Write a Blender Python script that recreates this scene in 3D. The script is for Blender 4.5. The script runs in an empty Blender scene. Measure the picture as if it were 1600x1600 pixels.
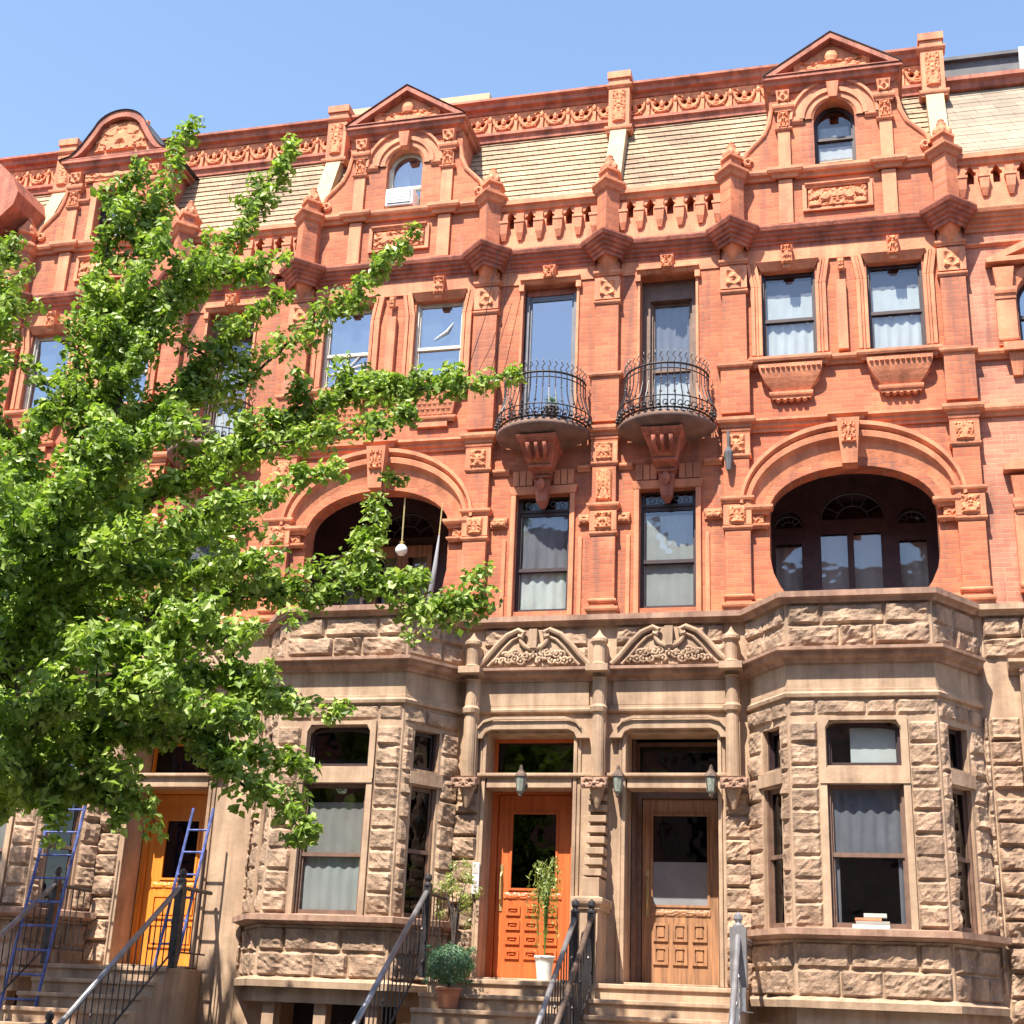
import bpy, bmesh, math, random
from mathutils import Vector, Matrix, noise
random.seed(7)
C = bpy.context.scene.collection
scn = bpy.context.scene
PI = math.pi
# ---------------------------------------------------------------- camera
CAMP = (0.0, -18.0, 1.6)
PITCH, YAW, ROLL, FPX = 0.34680, 0.25786, 0.04249, 2158.8
cam = bpy.data.cameras.new('camera'); co = bpy.data.objects.new('camera', cam); C.objects.link(co)
fw = Vector((-math.sin(YAW)*math.cos(PITCH), math.cos(YAW)*math.cos(PITCH), math.sin(PITCH)))
rt = Vector((math.cos(YAW), math.sin(YAW), 0)); up = rt.cross(fw)
r2 = rt*math.cos(ROLL) + up*math.sin(ROLL); u2 = up*math.cos(ROLL) - rt*math.sin(ROLL)
m = Matrix((r2, u2, -fw)).transposed().to_4x4(); m.translation = Vector(CAMP); co.matrix_world = m
cam.sensor_width = 36; cam.sensor_fit = 'HORIZONTAL'; cam.lens = 36*FPX/1600; cam.clip_end = 2000; cam.clip_start = .1
scn.camera = co
# ---------------------------------------------------------------- light
EL, AZ = 58, 17          # sun elevation, degrees left of the facade normal (seen from the street)
w = bpy.data.worlds.new('World'); scn.world = w; w.use_nodes = True
nt = w.node_tree; nt.nodes.clear()
sky = nt.nodes.new('ShaderNodeTexSky'); sky.sky_type = 'NISHITA'; sky.sun_disc = False
sky.sun_elevation = math.radians(EL); sky.sun_rotation = math.radians(180+AZ)
sky.air_density = 1.0; sky.dust_density = .4; sky.ozone_density = .5
bg = nt.nodes.new('ShaderNodeBackground'); bg.inputs['Strength'].default_value = .138
wo = nt.nodes.new('ShaderNodeOutputWorld')
nt.links.new(sky.outputs[0], bg.inputs[0]); nt.links.new(bg.outputs[0], wo.inputs[0])
sl = bpy.data.lights.new('sun', 'SUN'); sl.energy = 5; sl.angle = math.radians(.5); sl.color = (1, .93, .8)
so = bpy.data.objects.new('sun', sl); C.objects.link(so)
sd = Vector((-math.sin(math.radians(AZ))*math.cos(math.radians(EL)), -math.cos(math.radians(AZ))*math.cos(math.radians(EL)), math.sin(math.radians(EL))))
so.rotation_euler = sd.to_track_quat('Z', 'Y').to_euler(); so.location = (0, -30, 40)
scn.view_settings.view_transform = 'Standard'; scn.view_settings.look = 'None'
scn.view_settings.exposure = 1.32; scn.view_settings.gamma = 1
scn.cycles.max_bounces = 6; scn.cycles.transparent_max_bounces = 12
# ---------------------------------------------------------------- materials
def newmat(name):
    m = bpy.data.materials.new(name); m.use_nodes = True
    n = m.node_tree.nodes; l = m.node_tree.links
    b = n['Principled BSDF']; return m, n, l, b
def pos(n): return n.new('ShaderNodeNewGeometry').outputs['Position']
def noise_tex(n, l, scale, detail=4, vec=None, rough=.6):
    t = n.new('ShaderNodeTexNoise'); t.inputs['Scale'].default_value = scale; t.inputs['Detail'].default_value = detail
    t.inputs['Roughness'].default_value = rough
    l.new(vec if vec else pos(n), t.inputs['Vector']); return t.outputs['Fac']
def ramp(n, l, fac, stops):
    r = n.new('ShaderNodeValToRGB'); l.new(fac, r.inputs[0]); e = r.color_ramp.elements
    while len(e) < len(stops): e.new(.5)
    for i, (p, c) in enumerate(stops): e[i].position = p; e[i].color = (*c, 1) if len(c) == 3 else c
    return r.outputs[0]
def mix(n, l, a, b, fac, mode='MIX'):
    x = n.new('ShaderNodeMix'); x.data_type = 'RGBA'; x.blend_type = mode
    for v, k in ((fac, 0), (a, 6), (b, 7)):
        if isinstance(v, (int, float)): x.inputs[k].default_value = v
        elif isinstance(v, tuple): x.inputs[k].default_value = (*v, 1)
        else: l.new(v, x.inputs[k])
    return x.outputs[2]
def bump(n, l, b, h, dist, strength=1., prev=None):
    x = n.new('ShaderNodeBump'); x.inputs['Distance'].default_value = dist; x.inputs['Strength'].default_value = strength
    l.new(h, x.inputs['Height'])
    if prev: l.new(prev, x.inputs['Normal'])
    l.new(x.outputs[0], b.inputs['Normal']); return x.outputs[0]
def streaks(n, l, sx=5, sz=.35):
    mp = n.new('ShaderNodeMapping'); l.new(pos(n), mp.inputs[0]); mp.inputs['Scale'].default_value = (sx, sx, sz)
    return noise_tex(n, l, 1.0, 5, mp.outputs[0], .65)
def plain(name, col, rough=.7, var=.25, vs=6, metal=0, bumpd=.0, bs=30, streak=0, dark=(.5,.5,.5)):
    m, n, l, b = newmat(name)
    f = noise_tex(n, l, vs, 5)
    c = ramp(n, l, f, [(.3, tuple(x*(1-var) for x in col)), (.7, tuple(min(1, x*(1+var)) for x in col))])
    if streak:
        s = ramp(n, l, streaks(n, l), [(.42, (0, 0, 0)), (.62, (1, 1, 1))])
        c = mix(n, l, c, mix(n, l, c, dark, 1., 'MULTIPLY'), mix(n, l, (0, 0, 0), s, streak))
    l.new(c, b.inputs['Base Color']); b.inputs['Roughness'].default_value = rough; b.inputs['Metallic'].default_value = metal
    if bumpd: bump(n, l, b, noise_tex(n, l, bs, 6), bumpd)
    return m
def brickmat(name, c1, c2, mortar, bw=.21, rh=.066, ms=.006, stain=True):
    m, n, l, b = newmat(name)
    sep = n.new('ShaderNodeSeparateXYZ'); l.new(pos(n), sep.inputs[0])
    ad = n.new('ShaderNodeMath'); l.new(sep.outputs[0], ad.inputs[0]); l.new(sep.outputs[1], ad.inputs[1])
    cb = n.new('ShaderNodeCombineXYZ'); l.new(ad.outputs[0], cb.inputs[0]); l.new(sep.outputs[2], cb.inputs[1])
    t = n.new('ShaderNodeTexBrick'); l.new(cb.outputs[0], t.inputs['Vector'])
    t.inputs['Scale'].default_value = 1; t.inputs['Brick Width'].default_value = bw; t.inputs['Row Height'].default_value = rh
    t.inputs['Mortar Size'].default_value = ms; t.inputs['Mortar Smooth'].default_value = .3; t.inputs['Bias'].default_value = 0
    t.inputs['Color1'].default_value = (*c1, 1); t.inputs['Color2'].default_value = (*c2, 1); t.inputs['Mortar'].default_value = (*mortar, 1)
    big = ramp(n, l, noise_tex(n, l, .9, 5), [(.35, (.72, .7, .72)), (.65, (1.15, 1.12, 1.1))])
    c = mix(n, l, t.outputs['Color'], big, 1., 'MULTIPLY')
    s = ramp(n, l, streaks(n, l, 4, .3), [(.5, (0, 0, 0)), (.66, (.6, .6, .6))])
    c = mix(n, l, c, (.16, .075, .06), s)
    s2 = ramp(n, l, streaks(n, l, 2.3, .5), [(.6, (0, 0, 0)), (.75, (.3, .3, .3))])
    c = mix(n, l, c, (.72, .42, .3), s2)
    if not stain: c = mix(n, l, t.outputs['Color'], big, 1., 'MULTIPLY')
    l.new(c, b.inputs['Base Color']); b.inputs['Roughness'].default_value = .85
    iv = n.new('ShaderNodeMath'); iv.operation = 'SUBTRACT'; iv.inputs[0].default_value = 1; l.new(t.outputs['Fac'], iv.inputs[1])
    p = bump(n, l, b, iv.outputs[0], .006); bump(n, l, b, noise_tex(n, l, 40, 5), .004, 1, p)
    return m
BRICK = brickmat('red_brick', (.57, .18, .08), (.42, .12, .058), (.45, .21, .13))
BRICK2 = brickmat('worn_brick', (.58, .23, .14), (.44, .16, .1), (.5, .3, .21))
TERRA = plain('terracotta', (.6, .22, .11), .75, .25, 3, bumpd=.006, bs=25, streak=.5, dark=(.5, .42, .42))
TERRAD = plain('weathered_terracotta', (.4, .125, .075), .75, .3, 4, bumpd=.008, bs=18, streak=.75, dark=(.42, .36, .38))
CARVE = plain('carved_terracotta', (.58, .21, .1), .8, .3, 9, bumpd=.012, bs=22)
STONE = plain('dressed_brownstone', (.4, .275, .185), .85, .24, 2.5, bumpd=.006, bs=14, streak=.6, dark=(.55, .47, .45))
STONED = plain('sooty_brownstone', (.33, .2, .14), .85, .25, 3, bumpd=.008, bs=14, streak=.7, dark=(.5, .42, .42))
ROCK = plain('rough_brownstone', (.34, .23, .158), .9, .5, 2.8, bumpd=.035, bs=11, streak=.5, dark=(.6, .5, .48))
CREAM = brickmat('clay_roof_tile', (.4, .3, .19), (.3, .2, .13), (.17, .09, .06), .26, .128, .004, False)
SLATE = brickmat('pale_roof_slate', (.31, .26, .19), (.25, .2, .15), (.2, .15, .11), .3, .2, .004, False)
FLASH = plain('sunbleached_stone', (.44, .33, .2), .8, .15, 5, bumpd=.004)
COPPER = plain('grey_flashing', (.42, .36, .34), .5, .3, 3)
DGREY = plain('dark_roofing', (.09, .09, .1), .7, .4, 2)
WFRAME = plain('dark_painted_wood', (.035, .018, .02), .5, .3, 8)
WFRAMEG = plain('grey_painted_wood', (.13, .13, .15), .45, .2, 8)
WFRAMEL = plain('light_painted_wood', (.55, .5, .42), .5, .2, 8)
WFRAMEB = plain('brown_painted_wood', (.15, .085, .06), .6, .3, 8)
WHITE = plain('white_cloth', (.6, .62, .58), .9, .08, 3)
SHEER = plain('grey_curtain', (.2, .2, .22), .9, .15, 3)
PALE = plain('pale_blind', (.4, .41, .38), .9, .12, 2)
BEIGE = plain('beige_blind', (.3, .28, .25), .9, .15, 2)
WPAINT = plain('white_enamel', (.8, .8, .78), .4, .05, 3)
IRON = plain('black_iron', (.035, .03, .032), .45, .5, 12, metal=.3, bumpd=.002)
RUST = plain('rusty_iron', (.1, .065, .05), .6, .6, 12, metal=.2, bumpd=.003)
RAILG = plain('grey_handrail', (.24, .23, .24), .35, .3, 6, metal=.4)
BRASS = plain('brass', (.6, .45, .2), .4, .2, 10, metal=.7)
BLUE = plain('blue_steel', (.07, .1, .3), .7, .6, 14, streak=.5)
REDC = plain('red_cloth', (.5, .02, .05), .8, .3, 5)
POT = plain('white_glaze', (.75, .78, .75), .4, .1, 5)
TPOT = plain('clay_pot', (.42, .16, .08), .8, .2, 8)
ASPH = plain('asphalt', (.04, .04, .042), .9, .3, 2, bumpd=.006, bs=60)
PAVE = plain('concrete_paving', (.15, .14, .13), .9, .15, 2, bumpd=.004, bs=40)
BALCD = plain('stained_shaded_balcony_stone', (.15, .085, .065), .8, .35, 4, bumpd=.006, bs=20)  # stained balcony, with the shade of its underside put into the colour
LGLASS = plain('dusty_lantern_glass', (.2, .22, .19), .3, .4, 20)
LOGW = plain('purple_brown_joinery', (.075, .04, .045), .6, .3, 8)
BARK = plain('tree_bark', (.06, .045, .04), .9, .4, 8, bumpd=.02, bs=14)
DARK = plain('dim_interior', (.02, .015, .018), .9, .3, 2)  # near black: darkness of unlit rooms put into the colour
WALLI = plain('plaster_interior', (.25, .22, .2), .9, .1, 2)
def wood(name, c1, c2, rough=.4):
    m, n, l, b = newmat(name)
    mp = n.new('ShaderNodeMapping'); l.new(pos(n), mp.inputs[0]); mp.inputs['Scale'].default_value = (22, 22, 1.6)
    f = noise_tex(n, l, 1., 6, mp.outputs[0])
    l.new(ramp(n, l, f, [(.3, c1), (.7, c2)]), b.inputs['Base Color']); b.inputs['Roughness'].default_value = rough
    bump(n, l, b, f, .002); return m
DOORO = wood('orange_varnished_wood', (.42, .085, .025), (.57, .145, .04))
DOORY = wood('yellow_varnished_wood', (.6, .19, .025), (.76, .28, .045))
DOORB = wood('faded_brown_wood', (.17, .085, .05), (.45, .22, .1), .55)
def glassmat(name, base, refl, rough=.03, wav=.004):
    m, n, l, b = newmat(name); n.remove(b)
    tr = n.new('ShaderNodeBsdfTransparent'); tr.inputs[0].default_value = (*base, 1)
    gl = n.new('ShaderNodeBsdfGlossy'); gl.inputs['Roughness'].default_value = rough; gl.inputs[0].default_value = (.95, .97, 1, 1)
    fr = n.new('ShaderNodeLayerWeight'); fr.inputs[0].default_value = .5
    pw = n.new('ShaderNodeMath'); pw.operation = 'POWER'; l.new(fr.outputs['Facing'], pw.inputs[0]); pw.inputs[1].default_value = 4
    ma = n.new('ShaderNodeMath'); ma.operation = 'MULTIPLY_ADD'; l.new(pw.outputs[0], ma.inputs[0]); ma.inputs[1].default_value = .7; ma.inputs[2].default_value = refl
    mx = n.new('ShaderNodeMixShader'); l.new(ma.outputs[0], mx.inputs[0]); l.new(tr.outputs[0], mx.inputs[1]); l.new(gl.outputs[0], mx.inputs[2])
    bp = n.new('ShaderNodeBump'); bp.inputs['Distance'].default_value = wav; l.new(noise_tex(n, l, 2.5, 2), bp.inputs['Height'])
    l.new(bp.outputs[0], gl.inputs['Normal'])
    l.new(mx.outputs[0], n['Material Output'].inputs[0]); return m
GLASS = glassmat('window_glass', (.86, .88, .9), .06)
GLASSR = glassmat('reflective_window_glass', (.6, .65, .7), .25)
GLASSD = glassmat('tinted_glass', (.2, .2, .25), .05)
def leafmat(name, c1, c2, c3):
    m, n, l, b = newmat(name)
    at = n.new('ShaderNodeAttribute'); at.attribute_name = 'tint'
    c = ramp(n, l, at.outputs['Fac'], [(0., c1), (.55, c2), (1., c3)])
    l.new(c, b.inputs['Base Color']); b.inputs['Roughness'].default_value = .45
    tl = n.new('ShaderNodeBsdfTranslucent'); l.new(mix(n, l, c, (1.2, 1.35, .5), 1., 'MULTIPLY'), tl.inputs[0])
    mx = n.new('ShaderNodeMixShader'); mx.inputs[0].default_value = .38
    l.new(b.outputs[0], mx.inputs[1]); l.new(tl.outputs[0], mx.inputs[2]); l.new(mx.outputs[0], n['Material Output'].inputs[0]); return m
LEAF = leafmat('green_leaf', (.09, .15, .025), (.25, .36, .065), (.46, .54, .17))
LEAFY = leafmat('yellow_green_leaf', (.16, .22, .04), (.3, .36, .1), (.45, .45, .18))
LEAFB = leafmat('blue_green_leaf', (.06, .13, .07), (.12, .22, .13), (.2, .32, .2))
# ---------------------------------------------------------------- mesh helpers
X0, SG = 0.0, 1
def T(s, y, z): return (X0 + SG*s, y, z)
class MB:
    def __init__(s, M=None): s.bm = bmesh.new(); s.M = M
    def P(s, a, d, z): return (s.M or T)(a, d, z)
    def verts(s, pts): return [s.bm.verts.new(s.P(*p)) for p in pts]
    def face(s, pts):
        try: return s.bm.faces.new(s.verts(pts))
        except ValueError: return None
    def hull(s, bot, top):
        a = s.verts(bot); b = s.verts(top); n = len(a)
        for f in (a, b): s.bm.faces.new(f)
        for i in range(n): s.bm.faces.new((a[i], a[(i+1) % n], b[(i+1) % n], b[i]))
    def box(s, s0, s1, y0, y1, z0, z1):
        s.hull([(s0, y0, z0), (s1, y0, z0), (s1, y1, z0), (s0, y1, z0)], [(s0, y0, z1), (s1, y0, z1), (s1, y1, z1), (s0, y1, z1)])
    def frus(s, c, w0, w1, y, p0, p1, z0, z1):   # tapering block on the wall: centre, half widths, wall y, projections
        s.hull([(c-w0, y, z0), (c-w0, y-p0, z0), (c+w0, y-p0, z0), (c+w0, y, z0)], [(c-w1, y, z1), (c-w1, y-p1, z1), (c+w1, y-p1, z1), (c+w1, y, z1)])
    def prism(s, poly, z0, z1, k=1., c=None):      # plan polygon
        if c is None: c = (sum(p[0] for p in poly)/len(poly), sum(p[1] for p in poly)/len(poly))
        s.hull([(x, y, z0) for x, y in poly], [(c[0]+(x-c[0])*k, c[1]+(y-c[1])*k, z1) for x, y in poly])
    def sweep(s, path, prof, cap=True):
        n = len(path); nor = []
        for i in range(n):
            ns = []
            for j in (i-1, i):
                if 0 <= j < n-1:
                    dx, dy = path[j+1][0]-path[j][0], path[j+1][1]-path[j][1]; L = math.hypot(dx, dy) or 1
                    ns.append((dy/L, -dx/L))
            if len(ns) == 1: nor.append(ns[0])
            else:
                k = 1+ns[0][0]*ns[1][0]+ns[0][1]*ns[1][1]; k = max(k, .35)
                nor.append(((ns[0][0]+ns[1][0])/k, (ns[0][1]+ns[1][1])/k))
        rows = [s.verts([(p[0]+m[0]*o, p[1]+m[1]*o, z) for o, z in prof]) for p, m in zip(path, nor)]
        for a, b in zip(rows, rows[1:]):
            for j in range(len(prof)-1): s.bm.faces.new((a[j], a[j+1], b[j+1], b[j]))
        if cap:
            for r in (rows[0], rows[-1]):
                if len(r) > 2:
                    try: s.bm.faces.new(r)
                    except ValueError: pass
    def strip(s, rows, close=False):
        rs = [s.verts(r) for r in rows]
        for a, b in zip(rs, rs[1:]):
            for j in range(len(a)-1): s.bm.faces.new((a[j], a[j+1], b[j+1], b[j]))
            if close: s.bm.faces.new((a[-1], a[0], b[0], b[-1]))
        return rs
    def tube(s, pts, r, seg=8, caps=True):
        pts = [Vector(p) for p in pts]; rr = r if isinstance(r, (list, tuple)) else [r]*len(pts)
        rows = []; ref = None
        for i, p in enumerate(pts):
            d = (pts[min(i+1, len(pts)-1)]-pts[max(i-1, 0)]).normalized()
            if ref is None: ref = Vector((0, 0, 1)) if abs(d.z) < .9 else Vector((1, 0, 0))
            a = d.cross(ref)
            if a.length < 1e-4: a = d.cross(Vector((.3, 1, .2)))
            a.normalize(); b = d.cross(a); ref = a.cross(d)
            rows.append([tuple(p+(a*math.cos(t)+b*math.sin(t))*rr[i]) for t in [k*2*PI/seg for k in range(seg)]])
        rs = s.strip(rows, True)
        if caps:
            for q in (rs[0], rs[-1]): s.bm.faces.new(q)
    def lathe(s, c, prof, seg=16, sx=1, sy=1):     # prof: (r,z)
        rows = [[(c[0]+r*math.cos(k*2*PI/seg)*sx, c[1]+r*math.sin(k*2*PI/seg)*sy, c[2]+z) for k in range(seg)] for r, z in prof]
        rs = s.strip(rows, True)
        for q in (rs[0], rs[-1]): s.bm.faces.new(q)
    def plate(s, outl, holes, d0, d1, N=None):
        cu = bpy.data.curves.new('t', 'CURVE'); cu.dimensions = '2D'; cu.fill_mode = 'BOTH'; cu.extrude = abs(d1-d0)/2
        for poly in [outl]+list(holes):
            sp = cu.splines.new('POLY'); sp.points.add(len(poly)-1); sp.use_cyclic_u = True
            for q, (a, b) in zip(sp.points, poly): q.co = (a, b, 0, 1)
        ob = bpy.data.objects.new('t', cu); me = bpy.data.meshes.new_from_object(ob)
        vs = [s.bm.verts.new(s.P(v.co.x, (d0+d1)/2+v.co.z, v.co.y)) for v in me.vertices]
        for f in me.polygons:
            try: s.bm.faces.new([vs[i] for i in f.vertices])
            except ValueError: pass
        bpy.data.objects.remove(ob); bpy.data.curves.remove(cu); bpy.data.meshes.remove(me)
    def relief(s, s0, s1, z0, z1, d, h, fn, res=.02):
        nx = max(4, int((s1-s0)/res)); nz = max(4, int((z1-z0)/res)); rows = []
        for j in range(nz+1):
            rw = []
            for i in range(nx+1):
                u, v = i/nx, j/nz; e = i in (0, nx) or j in (0, nz)
                rw.append((s0+(s1-s0)*u, d if e else d-h*fn(u, v), z0+(z1-z0)*v))
            rows.append(rw)
        s.strip(rows)
    def rock(s, a0, a1, z0, z1, d, prot=.07, res=.036):
        nx = max(3, int((a1-a0)/res)); nz = max(3, int((z1-z0)/res)); rows = []; off = random.uniform(0, 90); tilt = random.uniform(-.4, .5)
        for j in range(nz+1):
            rw = []
            for i in range(nx+1):
                u, v = i/nx, j/nz; e = min(u, 1-u)*(a1-a0), min(v, 1-v)*(z1-z0)
                k = min(1, min(e)/.036)
                q = Vector(((a0+(a1-a0)*u)*3.2+off, (z0+(z1-z0)*v)*4.5, off)); n_ = (noise.noise(q)*.8+(.35-abs(noise.noise(q*2.3)))*.7+noise.noise(q*6)*.22)
                h = prot*((.35+(.65*min(1, k*1.3)))*(.5+tilt*(v-.5)+n_)) if k > 0 else 0
                rw.append((min(max(a0+(a1-a0)*u, a0+.005), a1-.005), d-max(h, 0)-(.012 if k > 0 else -.002), min(max(z0+(z1-z0)*v, z0+.005), z1-.005)))
            rows.append(rw)
        s.strip(rows)
    def rockwall(s, a0, a1, z0, z1, d, prot=.07, course=.3, lo=.35, hi=.8):
        nr = max(1, round((z1-z0)/course)); h = (z1-z0)/nr
        for r in range(nr):
            a = a0
            while a < a1-.02:
                b = a+random.uniform(lo, hi)
                if a1-b < lo*.6: b = a1
                s.rock(a, b, z0+r*h, z0+(r+1)*h, d, prot*random.uniform(.7, 1.2)); a = b
    def groups(s, gap=.04):
        bm = s.bm; bm.verts.ensure_lookup_table(); bm.verts.index_update(); seen = [-1]*len(bm.verts); isl = []
        for v in bm.verts:
            if seen[v.index] >= 0: continue
            k = len(isl); st = [v]; seen[v.index] = k; lo = list(v.co); hi = list(v.co)
            while st:
                x = st.pop()
                for a in range(3): lo[a] = min(lo[a], x.co[a]); hi[a] = max(hi[a], x.co[a])
                for e in x.link_edges:
                    o = e.other_vert(x)
                    if seen[o.index] < 0: seen[o.index] = k; st.append(o)
            isl.append((lo, hi))
        n = len(isl)
        if n < 2 or n > 900: return None
        par = list(range(n))
        def f(i):
            while par[i] != i: par[i] = par[par[i]]; i = par[i]
            return i
        for i in range(n):
            (l1, h1) = isl[i]
            for j in range(i+1, n):
                l2, h2 = isl[j]
                if all(l1[a] <= h2[a]+gap and l2[a] <= h1[a]+gap for a in range(3)): par[f(i)] = f(j)
        ids = {}
        for i in range(n): ids.setdefault(f(i), len(ids))
        if len(ids) < 2 or len(ids) > 60: return None
        return [ids[f(k)] for k in seen], len(ids)
    def build(s, name, mat, parent=None, smooth=False, loc=None, bevel=0, split=True):
        g = s.groups() if (split and parent) else None
        if g:
            g, cnt = g; subs = []
            for k in range(cnt):
                m2 = MB(); mp = {}
                for f in s.bm.faces:
                    if g[f.verts[0].index] == k:
                        try: m2.bm.faces.new([mp.get(v.index) or mp.setdefault(v.index, m2.bm.verts.new(v.co)) for v in f.verts])
                        except ValueError: pass
                subs.append(m2)
            s.bm.free(); subs.sort(key=lambda q: -len(q.bm.verts)); out = [q.build(name, mat, parent, smooth, loc, bevel, False) for q in subs]
            return out[0]
        bmesh.ops.recalc_face_normals(s.bm, faces=s.bm.faces)
        L = loc or (root_of(parent).location if parent else (0, 0, 0))
        bmesh.ops.translate(s.bm, vec=-Vector(L), verts=s.bm.verts)
        me = bpy.data.meshes.new(name); s.bm.to_mesh(me); s.bm.free()
        o = bpy.data.objects.new(name, me); C.objects.link(o); me.materials.append(mat)
        if parent: o.parent = parent
        else: o.location = L
        if smooth: me.polygons.foreach_set('use_smooth', [True]*len(me.polygons))
        if bevel:
            bv = o.modifiers.new('b', 'BEVEL'); bv.width = bevel; bv.segments = 2; bv.limit_method = 'ANGLE'
        return o
def root_of(o):
    while o.parent: o = o.parent
    return o
def tag(o, label, cat, group=None):
    o['label'] = label; o['category'] = cat
    if group: o['group'] = group
    return o
def thing(name, loc, label, cat, group=None):
    o = bpy.data.objects.new(name, None); o.empty_display_size = .2; C.objects.link(o); o.location = loc
    return tag(o, label, cat, group)
def rect(a, b, c, d): return [(a, c), (b, c), (b, d), (a, d)]
def archpoly(c, hw, z0, zs, rise, n=20):
    return [(c-hw, z0), (c+hw, z0)] + [(c+hw*math.cos(t), zs+rise*math.sin(t)) for t in [k*PI/n for k in range(n+1)]]
def ell(c, z, a, b, n=24, t0=0, t1=PI): return [(c+a*math.cos(t0+(t1-t0)*k/n), z+b*math.sin(t0+(t1-t0)*k/n)) for k in range(n+1)]
def foliate(seed):
    def f(u, v):
        x = abs(u-.5)*2; q = Vector((x*2.6+seed*3.1, v*2.6+seed, seed*1.7))
        k = noise.noise(q+Vector((0, 0, noise.noise(q*1.3)*1.2)))
        r = math.hypot(u-.5, v-.5)
        return min(1, max(0, .45+1.6*k)+.7*max(0, 1-r*5)+.55*abs(math.sin(9*k)))*.8
    return f
def rosette(u, v):
    x, y = (u-.5)*2, (v-.5)*2; r = math.hypot(x, y); t = math.atan2(y, x)
    return max(0, math.cos(min(r, 1.2)*5.2)*.45+.5)*(.6+.4*math.cos(4*t+r*3))*(1 if r < 1.2 else .3)
# ---------------------------------------------------------------- setting
def struct(mb, name, mat):
    o = mb.build(name, mat); o['kind'] = 'structure'; return o
X0, SG = 0, 1
mb = MB(); mb.box(-400, 400, -400, 400, -.5, -.16); struct(mb, 'ground', PAVE)
mb = MB(); mb.box(-300, 300, -15.2, -8.7, -.156, -.15); struct(mb, 'road', ASPH)
mb = MB(); mb.box(-300, 300, -8.7, .2, -.156, 0); mb.box(-300, 300, -40, -15.2, -.156, 0); struct(mb, 'pavement', PAVE)
# ---------------------------------------------------------------- windows and doors
def window(par, M, a0, a1, z0, z1, d, rail=.5, rise=0, mat=None, glass=None, cur=(), fw=.055, single=False, cdist=.06):
    mat = mat or WFRAME; glass = glass or GLASS; c, hw = (a0+a1)/2, (a1-a0)/2
    def shape(a0, a1, z0, z1, rise):
        return archpoly((a0+a1)/2, (a1-a0)/2, z0, z1-rise, rise) if rise else rect(a0, a1, z0, z1)
    zr = z0+(z1-z0)*rail
    mb = MB(M)
    holes = [shape(a0+fw, a1-fw, z0+fw, z1-fw, max(0, rise-fw))] if single else [rect(a0+fw, a1-fw, z0+fw*1.2, zr-.025), shape(a0+fw, a1-fw, zr+.025, z1-fw, max(0, rise-fw))]
    mb.plate(shape(a0, a1, z0, z1, rise), holes, d, d+.05)
    if not single: mb.box(a0+fw*.6, a1-fw*.6, d-.02, d-.002, zr-.02, zr+.03)
    mb.box(a0, a0+fw*.6, d-.04, d-.002, z0, z1-rise); mb.box(a1-fw*.6, a1, d-.04, d-.002, z0, z1-rise)
    w_ = mb.build('window', mat, par)
    g = MB(M); g.plate(shape(a0+.01, a1-.01, z0+.01, z1-.01, max(0, rise-.01)), [], d+.02, d+.026); g.build('glass_pane', glass, w_)
    for (u0, u1, v0, v1, cm, wav, nm) in cur:
        k = MB(M); n = max(8, int((a1-a0)*(u1-u0)/.02)); rows = []; ph = random.uniform(0, 6)
        for j in range(9):
            v = v0+(v1-v0)*j/8
            rows.append([(a0+(a1-a0)*(u0+(u1-u0)*i/n), d+cdist+min(wav, .012)*(math.sin(i*.9+ph+.3*math.sin(j))+.5*math.sin(i*.37+j*.5)), z0+(z1-z0)*v) for i in range(n+1)])
        k.strip(rows); k.build(nm, cm, w_, True)
    return w_
def door(par, a0, a1, z0, z1, d, mat, frame, gz0, gz1, gi, cols, rows, glass=None, handle=-1, carve_strip=True):
    g0, g1 = a0+gi, a1-gi; mb = MB(); mb.plate(rect(a0, a1, z0, z1), [rect(g0, g1, gz0, gz1)], d, d+.06)
    for k in (0, 1):   # glazing bead
        mb.box(g0-.03 if k == 0 else g1, g0 if k == 0 else g1+.03, d-.015, d-.001, gz0-.03, gz1+.03)
    mb.box(g0, g1, d-.015, d-.001, gz0-.03, gz0); mb.box(g0, g1, d-.015, d-.001, gz1, gz1+.03)
    dr = mb.build('door', mat, par)
    g = MB(); g.box(g0, g1, d+.02, d+.03, gz0, gz1); g.build('glass_pane', glass or GLASSD, dr)
    pb = MB(); zt = gz0-.2; zb = z0+.22; cw = (a1-a0-.24)/cols; rh = (zt-zb)/rows
    for i in range(cols):
        for j in range(rows):
            ax, zx = a0+.12+cw*i, zb+rh*j
            pb.plate(rect(ax+.03, ax+cw-.03, zx+.03, zx+rh-.03), [rect(ax+.065, ax+cw-.065, zx+.065, zx+rh-.065)], d-.022, d-.001)
            pb.frus(ax+cw/2, cw/2-.085, cw/2-.085, d-.001, .02, .02, zx+.085, zx+rh-.085)
    if carve_strip: pb.relief(a0+.1, a1-.1, gz0-.15, gz0-.06, d-.004, .02, foliate(5), .015)
    pb.build('panel', mat, dr)
    ha = a0+.07 if handle < 0 else a1-.07
    h = MB(); h.box(ha-.02, ha+.02, d-.012, d-.001, z0+.85, z0+1.45); h.tube([(ha, d-.02, z0+.95), (ha, d-.06, z0+1.0), (ha, d-.06, z0+1.3), (ha, d-.02, z0+1.35)], .012, 6)
    h.build('handle', BRASS, dr)
    return dr
PROF_BIG = [(0, 12.22), (.03, 12.22), (.03, 12.275), (.06, 12.285), (.06, 12.33), (.1, 12.345), (.1, 12.385), (.14, 12.4), (.15, 12.44), (.18, 12.45), (.2, 12.5), (.2, 12.525), (0, 12.57)]
PROF_STR = lambda z, h, p: [(0, z), (p*.4, z), (p*.5, z+h*.35), (p*.85, z+h*.45), (p, z+h*.7), (p, z+h), (0, z+h+.02)]
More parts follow.
